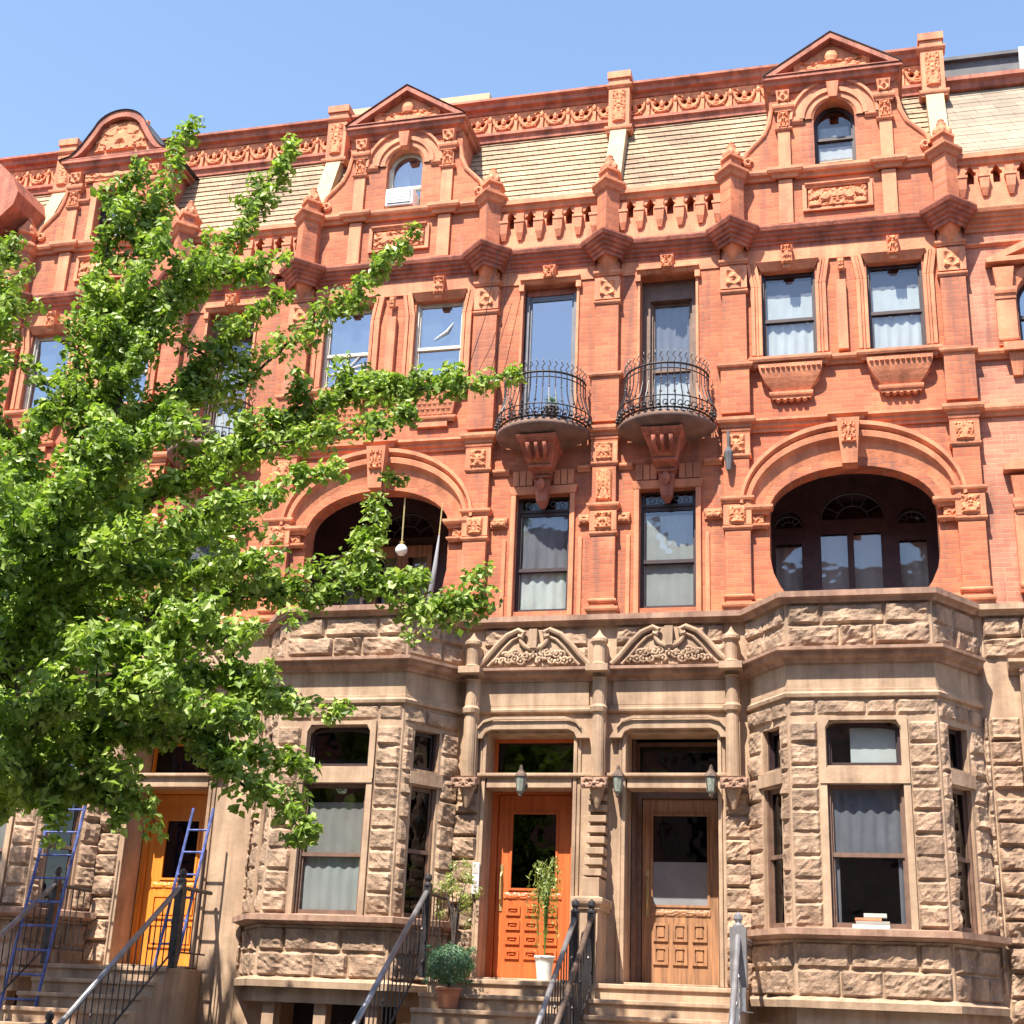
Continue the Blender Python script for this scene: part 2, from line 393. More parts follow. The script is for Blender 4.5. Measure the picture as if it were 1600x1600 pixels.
def kick(p, y, w_, o): return [(p-w_, y), (p-w_, y-o*.45), (p, y-o), (p+w_, y-o*.45), (p+w_, y)]
def sqkick(p, y, w_, o): return [(p-w_, y), (p-w_, y-o), (p+w_, y-o), (p+w_, y)]
PW = .17   # half width of a pier
def pier(par, p, low=True):
    y = -.002
    mb = MB(); mb.box(p-PW, p+PW, -.1, y, 6.75, 12.215); mb.box(p-PW-.03, p+PW+.03, -.14, y-.002, 9.6, 10.26)
    mb.build('pier', BRICK, par)
    mb = MB()
    for z, h, q in ((6.74, .1, .06), (6.9, .05, .03), (7.88, .05, .03), (8.26, .09, .06), (8.93, .05, .03), (9.3, .07, .03), (9.38, .14, .1), (10.26, .1, .08), (11.5, .05, .03), (11.98, .07, .04)):
        mb.sweep(sqkick(p, y, PW+.003, .1), PROF_STR(z, h, q))
    for z0, z1 in ((7.95, 8.24), (8.99, 9.29), (11.58, 11.94)): mb.box(p-PW-.02, p+PW+.02, -.125, y-.004, z0, z1)
    mb.build('pier_moulding', TERRA, par)
    mb = MB()
    mb.relief(p-.12, p+.12, 7.97, 8.22, -.13, .05, foliate(p+2)); mb.relief(p-.12, p+.12, 9.01, 9.27, -.13, .05, foliate(p+9)); mb.relief(p-.11, p+.11, 11.64, 11.89, -.13, .045, rosette)
    if low == 'tall': mb.relief(p-.12, p+.12, 8.4, 8.88, -.104, .05, foliate(4))
    mb.build('carved_panel', CARVE, par)
    # pointed corbel carrying the turret post
    mb = MB(); mb.hull([(p-.04, -.1, 12.0), (p, -.13, 12.0), (p+.04, -.1, 12.0)], [(p-.19, -.1, 12.3), (p, -.4, 12.3), (p+.19, -.1, 12.3)])
    mb.hull([(p-PW, -.101, 12.05), (p-.03, -.15, 12.05), (p+.03, -.15, 12.05), (p+PW, -.101, 12.05)], [(p-.12, -.101, 12.23), (p-.1, -.13, 12.23), (p+.1, -.13, 12.23), (p+.12, -.101, 12.23)])
    mb.build('corbel', TERRA, par)
    # turret post with cap and carved top
    b = MB(); pl = [(p-.17, .1), (p-.17, -.16), (p, -.33), (p+.17, -.16), (p+.17, .1)]
    b.prism(pl, 12.5, 13.42); b.prism([(p+(x-p)*.8, yy*.8+.0) for x, yy in pl], 13.42, 13.78)
    po = b.build('turret_post', BRICK, par)
    b = MB(); b.sweep([(p-.17, .1)]+[(x, yy) for x, yy in pl[1:4]]+[(p+.17, .1)], [(0, 13.36), (.03, 13.38), (.05, 13.43), (.09, 13.47), (.09, 13.51), (0, 13.57)])
    b.sweep([(p+(x-p)*.8, yy*.8) for x, yy in pl], [(0, 13.72), (.03, 13.74), (.03, 13.78), (0, 13.8)])
    b.prism([(p+(x-p)*.8, yy*.8) for x, yy in pl], 13.79, 14.0, .45, (p, -.08)); b.lathe((p, -.08, 13.98), [(.07, 0), (.075, .03), (.04, .06), (.05, .09), (.0, .14)], 8)
    for q in (-.09, 0, .09): b.lathe((p+q, -.2+abs(q)*.5, 13.8), [(.045, 0), (.05, .05), (.01, .12)], 6)
    b.build('post_cap', TERRA, po)
def arcade(par, a0, a1, n):
    b = MB(); b.box(a0, a1, .14, .16, 12.55, 13.4); b.build('arcade_back', TERRAD, par)
    un = (a1-a0)/n; holes = []
    for i in range(n):
        c = a0+un*(i+.5)
        holes.append([(c-.05, 12.96), (c+.05, 12.96), (c+.05, 13.1), (c+.075, 13.1), (c+.08, 13.15), (c+.05, 13.17), (c+.03, 13.22), (c, 13.26), (c-.03, 13.22), (c-.05, 13.17), (c-.08, 13.15), (c-.075, 13.1), (c-.05, 13.1)])
    b = MB(); b.plate(rect(a0, a1, 12.56, 13.3), holes, -.07, .1); ar = b.build('parapet_arcade', TERRA, par)
    b = MB()
    for i in range(n+1):
        c = a0+un*i; c = min(max(c, a0+.05), a1-.05)
        b.frus(c, .055, .07, -.072, .07, .09, 12.85, 13.02); b.frus(c, .03, .055, -.072, .03, .07, 12.74, 12.85); b.frus(c, .08, .08, -.072, .1, .1, 13.02, 13.06); b.frus(c, .05, .06, -.072, .04, .05, 13.06, 13.2)
    b.build('bracket', TERRA, ar)
    b = MB(); b.sweep([(a0, -.07), (a1, -.07)], [(0, 13.26), (.03, 13.27), (.05, 13.33), (.09, 13.35), (.09, 13.42), (-.2, 13.47)]); b.build('parapet_coping', TERRA, ar)
def frieze(par, a0, a1, tile=True):
    n = max(1, round((a1-a0)/.45)); un = (a1-a0)/n
    b = MB(); b.box(a0, a1, .95, 1.0, 15.3, 15.9); b.build('cresting_back', TERRAD, par)
    holes = []
    for i in range(n):
        c = a0+un*(i+.5)
        for q in (-.075, .075): holes.append(ell(c+q, 15.62, .042, .05, 10, 0, 2*PI*.9))
    b = MB(); b.plate(rect(a0, a1, 15.37, 15.78), holes, .84, .9)
    for i in range(n):
        c = a0+un*(i+.5)
        b.tube([(c+.165*math.cos(t), .82, 15.68+.22*math.sin(t)) for t in [PI+PI*k/10 for k in range(11)]], .022, 6)
        b.tube([(c+q*.15+.05*math.cos(t), .82, 15.69+.05*math.sin(t)) for q in (-1, 1) for t in [k*PI/4 for k in range(8)]][:8], .016, 5)
        b.tube([(c+.11*math.cos(t), .825, 15.47+.05*math.sin(t)) for t in [PI*k/6 for k in range(7)]], .018, 5)
        for x in (c-un/2,):
            x = max(x, a0+.03); b.frus(x, .022, .028, .84, .05, .05, 15.38, 15.62); b.lathe((x, .8, 15.62), [(.03, 0), (.04, .04), (.005, .12)], 6)
        b.lathe((c, .82, 15.62), [(.0, -.09), (.03, -.06), (.035, 0), (.01, .06)], 8)
    b.build('cresting', CARVE, par)
    b = MB(); b.sweep([(a0, .86), (a1, .86)], [(0, 15.22), (.05, 15.22), (.06, 15.3), (.1, 15.33), (.1, 15.38), (0, 15.4)])
    b.sweep([(a0, .86), (a1, .86)], [(0, 15.78), (.04, 15.79), (.06, 15.84), (.13, 15.86), (.14, 15.93), (.2, 15.96), (.2, 16.0), (-.4, 16.03)])
    b.build('roof_cornice', TERRAD, par)
def mansard(par, a0, a1, mat, n=14, step=.024):
    rows = []; z0, z1, y0, y1 = 13.5, 15.3, .12, .9
    prof = []
    for i in range(n):
        t0, t1 = i/n, (i+1)/n
        prof += [(y0+(y1-y0)*t0-step, z0+(z1-z0)*t0), (y0+(y1-y0)*t1-step*.1, z0+(z1-z0)*t1)]
    b = MB(); m_ = max(2, int((a1-a0)/.25))
    for k in range(m_+1):
        a = a0+(a1-a0)*k/m_; rows.append([(a, y+.006*noise.noise(Vector((a*3, y*9, z*7))), z+.008*noise.noise(Vector((a*2, z*6, 3)))) for y, z in prof])
    b.strip(rows); b.build('mansard_roof', mat, par)
    b = MB(); b.sweep([(a0, .06), (a1, .06)], [(0, 13.46), (.04, 13.47), (.05, 13.54), (-.06, 13.6)]); b.build('roof_gutter', TERRA, par)
def roof_pilaster(par, p):
    b = MB(); w_ = .13
    b.hull([(p-w_, -.02, 13.5), (p+w_, -.02, 13.5), (p+w_, .2, 13.5), (p-w_, .2, 13.5)], [(p-w_, .66, 15.25), (p+w_, .66, 15.25), (p+w_, .95, 15.25), (p-w_, .95, 15.25)])
    b.build('roof_pilaster', FLASH, par)
    b = MB(); b.box(p-.17, p+.17, .6, 1.05, 15.0, 16.04); q = b.build('parapet_block', TERRA, par)
    b = MB(); b.sweep(sqkick(p, .8, .172, .2), PROF_STR(15.0, .1, .05)); b.sweep(sqkick(p, .8, .172, .2), PROF_STR(15.86, .06, .04)); b.prism([(p-.19, .57), (p+.19, .57), (p+.19, 1.1), (p-.19, 1.1)], 16.045, 16.17); b.build('block_cap', TERRA, q)
    b = MB(); b.relief(p-.11, p+.11, 15.2, 15.8, .596, .05, foliate(7)); b.build('carved_panel', CARVE, q)
def balcony(par, c):
    R, D_, zf = .67, .74, 9.3
    def E(t, k=1., dz=0): return (c+R*k*math.cos(t), -.1-(D_-.1)*k*math.sin(t), dz)
    ts = [PI*k/24 for k in range(25)]
    b = MB(); rows = []
    for k, z in ((0.02, 9.180), (.55, 9.220), (.9, 9.300), (.97, 9.340), (1.0, 9.360), (1.03, 9.380), (1.03, 9.420), (1., 9.435), (.97, 9.470), (.02, 9.470)): rows.append([E(t, k, z) for t in ts])
    b.strip(rows); bal = b.build('balcony', BALCD, par, True)
    b = MB()
    b.frus(c, .17, .25, -.002, .3, .56, 8.9, 9.18); b.frus(c, .275, .29, -.002, .6, .64, 9.2, 9.25); b.frus(c, .25, .275, -.002, .56, .6, 9.16, 9.2)
    b.frus(c, .13, .16, -.004, .16, .28, 8.8, 8.9); b.frus(c, .08, .12, -.006, .12, .15, 8.42, 8.8); b.frus(c, .175, .175, -.006, .33, .33, 8.87, 8.91); b.frus(c, .14, .13, -.005, .2, .19, 8.76, 8.8); b.frus(c, .03, .08, -.006, .05, .12, 8.34, 8.42)
    br = b.build('bracket', TERRAD, bal, bevel=.01)
    def zf_(z): return lambda a, d, zz: T(a, d, zz)
    b = MB(); 
    for k in range(3): b.tube([(c-.12+.12*k, -.6, 9.14), (c-.12+.12*k, -.52, 9.05), (c-.09+.09*k, -.4, 8.96)], .03, 6)
    b.lathe((c, -.2, 8.66), [(.0, -.1), (.05, -.05), (.06, .03), (.02, .09)], 8); b.build('carved_leaf', TERRAD, br, True)
    # iron railing, pot-bellied bars
    b = MB(); nb = 21
    for i in range(nb):
        t = PI*(.02+.96*i/(nb-1)); pts = []
        for z, k in ((9.47, .9), (9.51, 1.0), (9.58, 1.05), (9.68, 1.03), (9.79, .96), (9.95, .9), (10.2, .89)):
            x, y, _ = E(t, k); pts.append((x, y, z))
        b.tube(pts, .009, 5)
        x, y, _ = E(t, .89); dx = .02
        b.tube([(x, y, 10.22), (x+dx, y, 10.27), (x-dx, y, 10.32), (x+dx*.5, y-.01, 10.37), (x, y, 10.41)], [.009, .009, .008, .007, .003], 5)
        if i % 2 == 0:
            x, y, _ = E(t, .97); b.lathe((x, y, 9.74), [(.0, -.03), (.022, 0), (.0, .03)], 6)
            b.lathe((pts[-2][0], pts[-2][1], 9.97), [(.0, -.03), (.016, 0), (.0, .03)], 6)
        x, y, _ = E(t+.05, 1.02)    # scrolls at the foot
        b.tube([(x+.035*math.cos(q), y, 9.56+.04*math.sin(q)) for q in [k*PI/4 for k in range(8)]], .009, 5)
        x2, y2, _ = E(t+.02, 1.06); b.lathe((x2, y2, 9.52), [(.0, -.03), (.03, 0), (.0, .04)], 6)
    for z, k, r in ((10.2, .89, .016), (9.5, .97, .016), (10.12, .89, .009), (9.66, 1.045, .009)):
        b.tube([E(t, k, z) for t in ts], r, 6)
    b.build('railing', IRON, bal)
    return bal
def steps_poly(): pass
# ---------------------------------------------------------------- row house
def house(x0, sg, label, doorkind, own0, ped, wallm, name='row_house', ext=0.):
    global X0, SG
    X0, SG = x0, sg
    W = 4.89; H = thing(name, (x0+sg*W/2, 0, 0), label, 'house', None)
    BC = 3.38    # bay centre
    isA = doorkind == 'orange'
    # --- brick wall with its openings
    scroll_r = [(4.89, 13.5), (4.75, 13.55), (4.7, 13.75), (4.6, 13.95), (4.45, 14.1), (4.36, 14.3), (4.33, 14.5), (4.33, 14.93)]
    scroll_l = [(2*BC-x, z) for x, z in reversed(scroll_r[1:])]
    outl = [(0, 6.73), (W, 6.73)] + scroll_r + scroll_l + [(1.86, 13.5), (1.86, 12.5), (0, 12.5)]
    log = [(2.5, 6.95), (2.4, 7.1), (2.32, 7.28), (2.28, 7.5), (2.28, 8.15)]
    log = log + [(BC-1.1*math.cos(t), 8.15+.62*math.sin(t)) for t in [PI*k/24 for k in range(1, 24)]] + [(2*BC-x, z) for x, z in reversed(log)]
    log = [(2.5, 6.74)]+log+[(2*BC-2.5, 6.74)]
    dw = archpoly(BC, .3, 13.56, 14.4, .32)
    if ped == 'curve': dw = rect(BC-.3, BC+.3, 13.56, 14.55)
    holes = [rect(.5, 1.28, 6.84, 8.56), rect(.48, 1.3, 9.5, 11.97), log, rect(2.25, 3.01, 10.44, 11.86), rect(3.73, 4.49, 10.44, 11.86), dw]
    b = MB(); b.plate(outl, holes, 0, .3); wall = b.build('brick_wall', wallm, H)
    # --- smooth terracotta bands and trim laid on the wall
    b = MB()
    b.plate(rect(1.9, 4.7, 11.99, 12.22), [], -.03, -.001); b.plate(rect(.19, 1.66, 12.0, 12.22), [], -.02, -.001)
    for c in (2.63, 4.11):      # bay windows: moulded flaring jambs, lintel, key block
        for q in (-1, 1):
            e = c+q*.38
            for k, (o1, o2, pr) in enumerate(((.0, .05, .05), (.055, .09, .035), (.095, .15, .06))):
                lo, hi = (e+q*o1, e+q*o2); lo, hi = min(lo, hi), max(lo, hi)
                b.box(lo, hi, -pr, -.002, 10.5, 11.6)
                b.hull([(lo, -pr, 11.6), (hi, -pr, 11.6), (hi, -.002, 11.6), (lo, -.002, 11.6)], [(lo+q*.06, -pr*1.2, 11.98), (hi+q*.06, -pr*1.2, 11.98), (hi+q*.06, -.002, 11.98), (lo+q*.06, -.002, 11.98)])
        b.hull([(c-.38, -.02, 11.862), (c+.38, -.02, 11.862), (c+.38, .28, 11.862), (c-.38, .28, 11.862)], [(c-.45, -.1, 11.985), (c+.45, -.1, 11.985), (c+.45, .0, 11.985), (c-.45, .0, 11.985)])
        b.frus(c, .05, .085, -.031, .1, .13, 11.84, 12.2)
    b.box(3.3, 3.44, -.09, -.002, 10.5, 11.6)
    # balcony window surround with drip mould
    c = .89; b.sweep([(c-.46, -.001), (c+.46, -.001)], [(0, 11.97), (.04, 11.975), (.07, 12.02), (.1, 12.03), (.1, 12.07), (0, 12.1)])
    for q in (-1, 1): b.box(c+q*.44-.04, c+q*.44+.04, -.07, -.002, 11.86, 11.97); b.box(c+q*.43-.02, c+q*.43+.02, -.03, -.002, 9.4, 11.86)
    b.frus(c, .07, .1, -.002, .12, .16, 11.98, 12.22)
    # lower window surround
    for q in (-1, 1): b.box(c+q*.43-.035, c+q*.43+.035, -.05, -.002, 6.76, 8.56); b.box(c+q*.55-.03, c+q*.55+.03, -.025, -.002, 6.76, 7.9)
    b.hull([(c-.47, -.05, 8.565), (c+.47, -.05, 8.565), (c+.47, -.002, 8.565), (c-.47, -.002, 8.565)], [(c-.5, -.07, 8.68), (c+.5, -.07, 8.68), (c+.5, -.002, 8.68), (c-.5, -.002, 8.68)])
    for k in range(9): b.box(c-.44+k*.1, c-.35+k*.1, -.04, -.002, 8.7, 8.93) if abs(k-4) > 1 else None
    b.sweep([(.19, -.001), (.4, -.001)], PROF_STR(8.88, .09, .06)); b.sweep([(1.4, -.001), (1.66, -.001)], PROF_STR(8.88, .09, .06))
    b.sweep([(.19, -.001), (.37, -.001)], PROF_STR(8.08, .14, .06)); b.sweep([(1.4, -.001), (1.66, -.001)], PROF_STR(8.08, .14, .06))
    b.build('window_surround', TERRA, H, bevel=.006)
    # carved key blocks
    b = MB()
    for k, (cc, z0, z1, w_, y) in enumerate(((2.63, 11.9, 12.2, .075, -.165), (4.11, 11.9, 12.2, .075, -.165), (.89, 12.0, 12.21, .09, -.165), (BC, 11.75, 11.95, .05, -.095))):
        b.relief(cc-w_, cc+w_, z0, z1, y+.02, .06, foliate(k+1), .015)
    b.relief(.2, .36, 8.09, 8.2, -.065, .03, foliate(3)); b.relief(1.42, 1.64, 8.09, 8.2, -.065, .03, foliate(8))
    b.build('keystone_carving', CARVE, H)
    # --- sill band and aprons of the bay windows, band at 9.5
    b = MB(); y = -.002
    b.sweep([(1.86+PW, y), (2.16, y), (2.16, y-.06), (3.1, y-.06), (3.1, y), (3.64, y), (3.64, y-.06), (4.58, y-.06), (4.58, y), (W-PW, y)], PROF_STR(10.3, .13, .1))
    b.sweep([(1.86+PW, y), (BC-.15, y), (BC-.15, y-.08), (BC+.15, y-.08), (BC+.15, y), (W-PW, y)], [(0, 9.33), (.03, 9.33), (.03, 9.38), (.07, 9.4), (.07, 9.44), (.12, 9.47), (.12, 9.5), (0, 9.53)])
    for c in (2.63, 4.11):
        if isA or ped == 'curve':   # scale patterned apron with scrolled side
            b.hull([(c-.3, y, 9.86), (c+.3, y, 9.86), (c+.3, y-.04, 9.86), (c-.3, y-.04, 9.86)], [(c-.4, y, 10.29), (c+.4, y, 10.29), (c+.4, y-.14, 10.29), (c-.4, y-.14, 10.29)])
            for r in range(5):
                for k in range(8): b.lathe((c-.28+k*.08+(r % 2)*.03, y-.05-.018*r, 9.92+r*.08), [(.0, -.035), (.04, 0), (.0, .02)], 6, 1, .5)
            b.sweep([(c-.33, y), (c-.33, y-.04), (c+.33, y-.04), (c+.33, y)], PROF_STR(9.8, .08, .05)); b.box(c-.24, c+.24, -.06, y, 9.72, 9.8)
        else:
            rows = []
            for k in range(7):
                t = k/6; z = 9.9+.4*t; hw = .24+.2*math.sin(t*PI/2); pr = .04+.13*math.sin(t*PI/2)
                rows.append([(c-hw, y, z), (c-hw, y-pr, z), (c+hw, y-pr, z), (c+hw, y, z)])
            b.strip(rows)
            b.sweep([(c-.25, y), (c-.25, y-.05), (c+.25, y-.05), (c+.25, y)], PROF_STR(9.8, .1, .05))
            for k in range(5): b.lathe((c-.18+k*.09, y-.05, 9.78), [(.0, -.04), (.045, 0), (.0, .04)], 6)
            for k in range(12): b.lathe((c-.38+k*.07, y-.17, 10.24), [(.0, -.035), (.03, 0), (.0, .03)], 6)
    b.build('sill_band', TERRA, H)
    # --- loggia arch
    A = [(1.1, .62, 8.15, .26), (1.13, .66, 8.15, .04), (1.2, .74, 8.16, .0), (1.32, .9, 8.2, -.05), (1.345, .95, 8.21, -.12), (1.4, 1.02, 8.22, -.13), (1.41, 1.04, 8.23, -.08), (1.44, 1.08, 8.24, -.15), (1.48, 1.13, 8.25, -.15), (1.49, 1.14, 8.25, 0)]
    b = MB(); rows = []
    for k in range(33):
        t = PI*k/32; rows.append([(BC-a*math.cos(t), d, zz+bb*math.sin(t)) for a, bb, zz, d in A])
    b.strip(rows); b.build('loggia_arch', TERRA, H)
    b = MB()
    for q in (-1, 1):
        for z, h, pr in ((7.9, .06, .05), (8.1, .12, .1)):
            b.sweep([(BC+q*1.28-.14, y), (BC+q*1.28-.14, y-.04), (BC+q*1.28+.14, y-.04), (BC+q*1.28+.14, y)], PROF_STR(z, h, pr))
        b.sweep([(BC+q*1.18-.1, y), (BC+q*1.18+.3, y)], PROF_STR(6.8, .1, .05))
    b.frus(BC, .1, .15, -.002, .24, .3, 8.72, 9.36)
    b.build('impost', TERRA, H)
    b = MB(); b.relief(BC-.1, BC+.1, 9.0, 9.3, -.27, .06, foliate(2), .015); 
    for q in (-1, 1): b.relief(BC+q*1.28-.11, BC+q*1.28+.11, 7.97, 8.1, -.046, .03, foliate(6), .015)
    b.build('keystone_carving', CARVE, H)
    # --- loggia room
    b = MB(); b.box(1.9, 4.86, .3, 1.3, 9.12, 9.17); b.box(1.9, 1.95, .3, 1.3, 6.66, 9.12); b.box(4.81, 4.86, .3, 1.3, 6.66, 9.12); b.box(1.9, 4.86, .3, 1.3, 6.6, 6.66)
    b.plate(rect(1.9, 4.86, 6.66, 9.12), [archpoly(BC, .46, 8.46, 8.5, .4), rect(BC-.46, BC-.09, 7.0, 8.26), rect(BC+.0, BC+.38, 7.0, 8.26), rect(BC-1.1, BC-.73, 7.0, 8.12), rect(BC+.63, BC+1.0, 7.0, 8.12), archpoly(BC-.91, .2, 8.36, 8.4, .22), archpoly(BC+.82, .2, 8.36, 8.4, .22)], 1.3, 1.36)
    lg = b.build('loggia_room', LOGW, H)
    for c, hw, z0, z1, cm in ((BC-.275, .19, 7.0, 8.26, SHEER), (BC+.19, .19, 7.0, 8.26, SHEER), (BC-.915, .19, 7.0, 8.12, SHEER), (BC+.815, .19, 7.0, 8.12, SHEER)):
        k = MB(); k.box(c-hw, c+hw, 1.375, 1.38, z0, z1); k.build('glass_pane', GLASS, lg)
        k = MB(); k.strip([[(c-hw+.38*i/12, 1.45+.012*math.sin(i*1.3), z) for i in range(13)] for z in (z0, z1)]); k.build('curtain', WHITE, lg, True)
    k = MB(); k.box(BC-1.2, BC+1.2, 1.375, 1.38, 8.3, 9.0); k.build('fanlight_glass', GLASSR, lg)
    k = MB(); k.box(BC-1.2, BC+1.2, 1.7, 1.72, 8.3, 9.0); k.build('fanlight_shade', SHEER, lg)
    k = MB()
    for c, r, z in ((BC, .45, 8.48), (BC-.91, .19, 8.39), (BC+.82, .19, 8.39)):
        for rr in (1, .5): k.tube([(c+r*rr*math.cos(t), 1.36, z+.88*r*rr*math.sin(t)) for t in [PI*i/16 for i in range(17)]], .012 if rr == 1 else .007, 5)
        for i in range(1, 6): t = PI*i/6; k.tube([(c+r*.5*math.cos(t), 1.36, z+.44*r*math.sin(t)), (c+r*math.cos(t), 1.36, z+.88*r*math.sin(t))], .006, 5)
    k.build('fanlight_bars', WFRAMEG, lg)
    if isA:
        k = MB()
        for c in (BC-.24, BC+.24): k.plate(rect(c-.235, c+.235, 6.7, 8.3), [rect(c-.15, c+.15, 7.0, 8.12)], 1.2, 1.26)
        k.build('double_door', DOORB, lg)
        k = MB(); k.plate(rect(BC+.6, BC+1.16, 6.7, 8.2), [rect(BC+.64, BC+1.12, 6.75, 8.16)], 1.2, 1.26); k.build('window_frame', WFRAMEL, lg)
    else:
        k = MB()
        for c in (BC-.6, BC, BC+.6): k.lathe((c, .1, 6.72), [(.07, 0), (.08, .03), (.05, .08), (.06, .16), (.04, .22), (.0, .24)], 10)
        k.build('post_finial', STONE, lg)
    # --- windows of the brick storeys
    wins = [(.5, 1.28, 6.84, 8.56, .13, .47, 'd'), (2.25, 3.01, 10.44, 11.86, .1, .5, 'b1'), (3.73, 4.49, 10.44, 11.86, .1, .5, 'b2')]
    for a0, a1, z0, z1, d, rail, kind in wins:
        if kind == 'd':
            if isA: window(H, None, a0, a1, z0, z1-.22, d, .42, cur=((.08, .95, .0, .42, WHITE, .03, 'cloth'), (0.05, .95, .42, 1, SHEER, .02, 'curtain')))
            else: window(H, None, a0, a1, z0, z1-.22, d, .46, cur=((.02, .98, .0, .93, PALE if ped == 'tri' else SHEER, .003, 'blind'),))
            k = MB(); k.plate(rect(a0, a1, z1-.22, z1), [rect(a0+.06, a1-.06, z1-.18, z1-.03)], d-.02, d+.04); tr = k.build('transom_frame', WFRAME, H)
            k = MB(); k.box(a0+.05, a1-.05, d+.01, d+.016, z1-.19, z1-.02); k.build('glass_pane', GLASSD, tr)
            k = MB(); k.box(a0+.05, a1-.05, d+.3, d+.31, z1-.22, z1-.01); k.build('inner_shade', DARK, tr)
            k = MB()
            for i in range(5): k.tube([(a0+.15+i*.12+.04*math.cos(t), d-.03, z1-.105+.04*math.sin(t)) for t in [q*PI/4 for q in range(9)]], .005, 5)
            k.build('transom_tracery', WFRAMEG, tr)
        elif isA or ped == 'curve':
            ww = window(H, None, a0, a1, z0, z1, d, .45, mat=WFRAMEL, glass=GLASSR, cur=((0, 1, 0, 1, PALE, .004, 'blind'),))
            if isA:
                k = MB(); c = (a0+a1)/2; zc = z0+.3
                for i in range(5 if kind == 'b2' else 1):
                    t = PI*(.1+.2*i) if kind == 'b2' else 2.3
                    if kind == 'b2': k.tube([(c-.32*math.cos(t), d-.005, zc-.26*math.sin(t)+.1), (c, d-.006, zc+.1), (c+.32*math.cos(t), d-.005, zc+.26*math.sin(t)+.1)], .013, 4)
                    else: k.tube([(c-.2*1, d-.005, z1-.35), (c-.1, d-.005, z1-.5), (c+.1, d-.005, z1-.62)], [.004, .02, .004], 5)
                k.build('tape_strip', WPAINT, ww)
        else:
            ww = window(H, None, a0, a1, z0, z1, d, .46, cur=((.04, .96, .0, .5, WHITE, .02, 'curtain'), (.04, .96, .5, .75, WHITE, .003, 'blind'), (.04, .96, .75, .93, SHEER, .003, 'shade')))
            k = MB(); c = (a0+a1)/2; k.lathe((c, d+.14, z0+(z1-z0)*.73), [(.0, -.04), (.06, 0), (.06, .02), (.0, .03)], 10, 1, .2); k.build('shade_pull', WFRAMEG, ww)
    # balcony window
    if isA:
        window(H, None, .5, 1.28, 9.4, 11.85, .14, .5, mat=WFRAMEG, glass=GLASSR, single=True, fw=.08, cur=((0, 1, 0, 1, DARK, .0, 'dark_room_sheet'),))  # near-black sheet standing for the unlit room behind the pane
        k = MB(); k.box(.5, 1.28, .12, .2, 11.855, 11.97); k.build('window_head', TERRAD, H)
    else:
        k = MB(); k.plate(rect(.48, 1.3, 9.5, 11.97), [rect(.6, 1.22, 9.5, 11.65)], .2, .32); k.build('window_lining', WFRAMEB, H)
        window(H, None, .6, 1.22, 9.4, 11.65, .3, .5, mat=WFRAMEB, cur=((.02, .98, .42, 1, SHEER, .02, 'curtain'), (.02, .98, 0, .42, WHITE, .03, 'lace_curtain')))
    # dormer window
    if ped == 'curve': window(H, None, BC-.3, BC+.3, 13.56, 14.55, .16, .5, cur=((.3, .7, 0, .8, PALE, .02, 'curtain'),))
    elif isA: window(H, None, BC-.3, BC+.3, 13.56, 14.72, .16, .42, .3, mat=WFRAMEL, glass=GLASSR, cur=((0, 1, .35, 1, PALE, .02, 'curtain'),))
    else: window(H, None, BC-.3, BC+.3, 13.56, 14.72, .2, .5, .3, cur=((0.02, .98, 0, .42, WHITE, .004, 'blind'), (.15, .85, .58, .72, PALE, .003, 'shade')))
    balcony(H, .89)
    # --- piers, cornice
    for p in ([0] if own0 else []) + [1.86, W]: pier(H, p, 'tall' if p == 0 else True)
    y = -.002; pts = []
    ps = ([0] if own0 else []) + [1.86, W]
    if own0: pts += kick(0, y-.098+.098, .19, .33)
    else: pts += [(.19, y)]
    pts += kick(1.86, y, .19, .33) + kick(W, y, .19, .33)
    b = MB(); b.sweep(pts, PROF_BIG); b.build('main_cornice', TERRAD, H)
    # --- parapet arcade, mansard, cresting
    arcade(H, .17-(ext+.16 if ext else 0), 1.69, 6 if ext else 5)
    b = MB(); b.box(-ext, 1.85, .1, .6, 13.3, 13.5); b.build('parapet_shelf', TERRA, H)
    mansard(H, -ext, W, CREAM)
    frieze(H, -ext, W)
    if own0: roof_pilaster(H, 0)
    roof_pilaster(H, W)
    # --- dormer bay: string, pilasters, scrolls, arch ring, pediment
    b = MB()
    b.sweep([(1.86+.19, y), (2.5, y), (2.5, y-.05), (2.78, y-.05), (2.78, y), (3.98, y), (3.98, y-.05), (4.26, y-.05), (4.26, y), (W-.19, y)], PROF_STR(13.38, .15, .12))
    for c in (2.64, 4.12):
        b.box(c-.1, c+.1, -.06, y, 12.62, 13.36); b.box(c-.09, c+.09, -.055, y, 13.54, 14.9)
        b.sweep([(c-.1, y), (c-.1, y-.06), (c+.1, y-.06), (c+.1, y)], PROF_STR(14.55, .12, .06))
        b.sweep([(c-.1, y), (c-.1, y-.06), (c+.1, y-.06), (c+.1, y)], PROF_STR(14.22, .04, .03))
        b.frus(c, .08, .1, y, .1, .13, 14.68, 14.9)
    for q in (-1, 1):     # scroll edge with volute
        pts = [(BC+q*(x-BC), -.0, z) for x, z in ((4.3, 14.62), (4.34, 14.4), (4.42, 14.2), (4.55, 14.06), (4.68, 13.92), (4.73, 13.8))]
        b.tube(pts, .04, 8); b.tube([(x, .12, z) for x, _, z in pts], .04, 8)
        b.lathe((BC+q*4.6-q*BC+0, 0, 0), [(.001, 0), (.001, .001)], 3)
        vc = (BC+q*(4.66-BC), 13.74)
        b.tube([(vc[0]+.05*math.cos(t), -.02, vc[1]+.05*math.sin(t)) for t in [k*PI/4 for k in range(8)]], .035, 6)
        b.sweep([(BC+q*.62-.17, y), (BC+q*.62+.17, y)], PROF_STR(14.33, .07, .05))
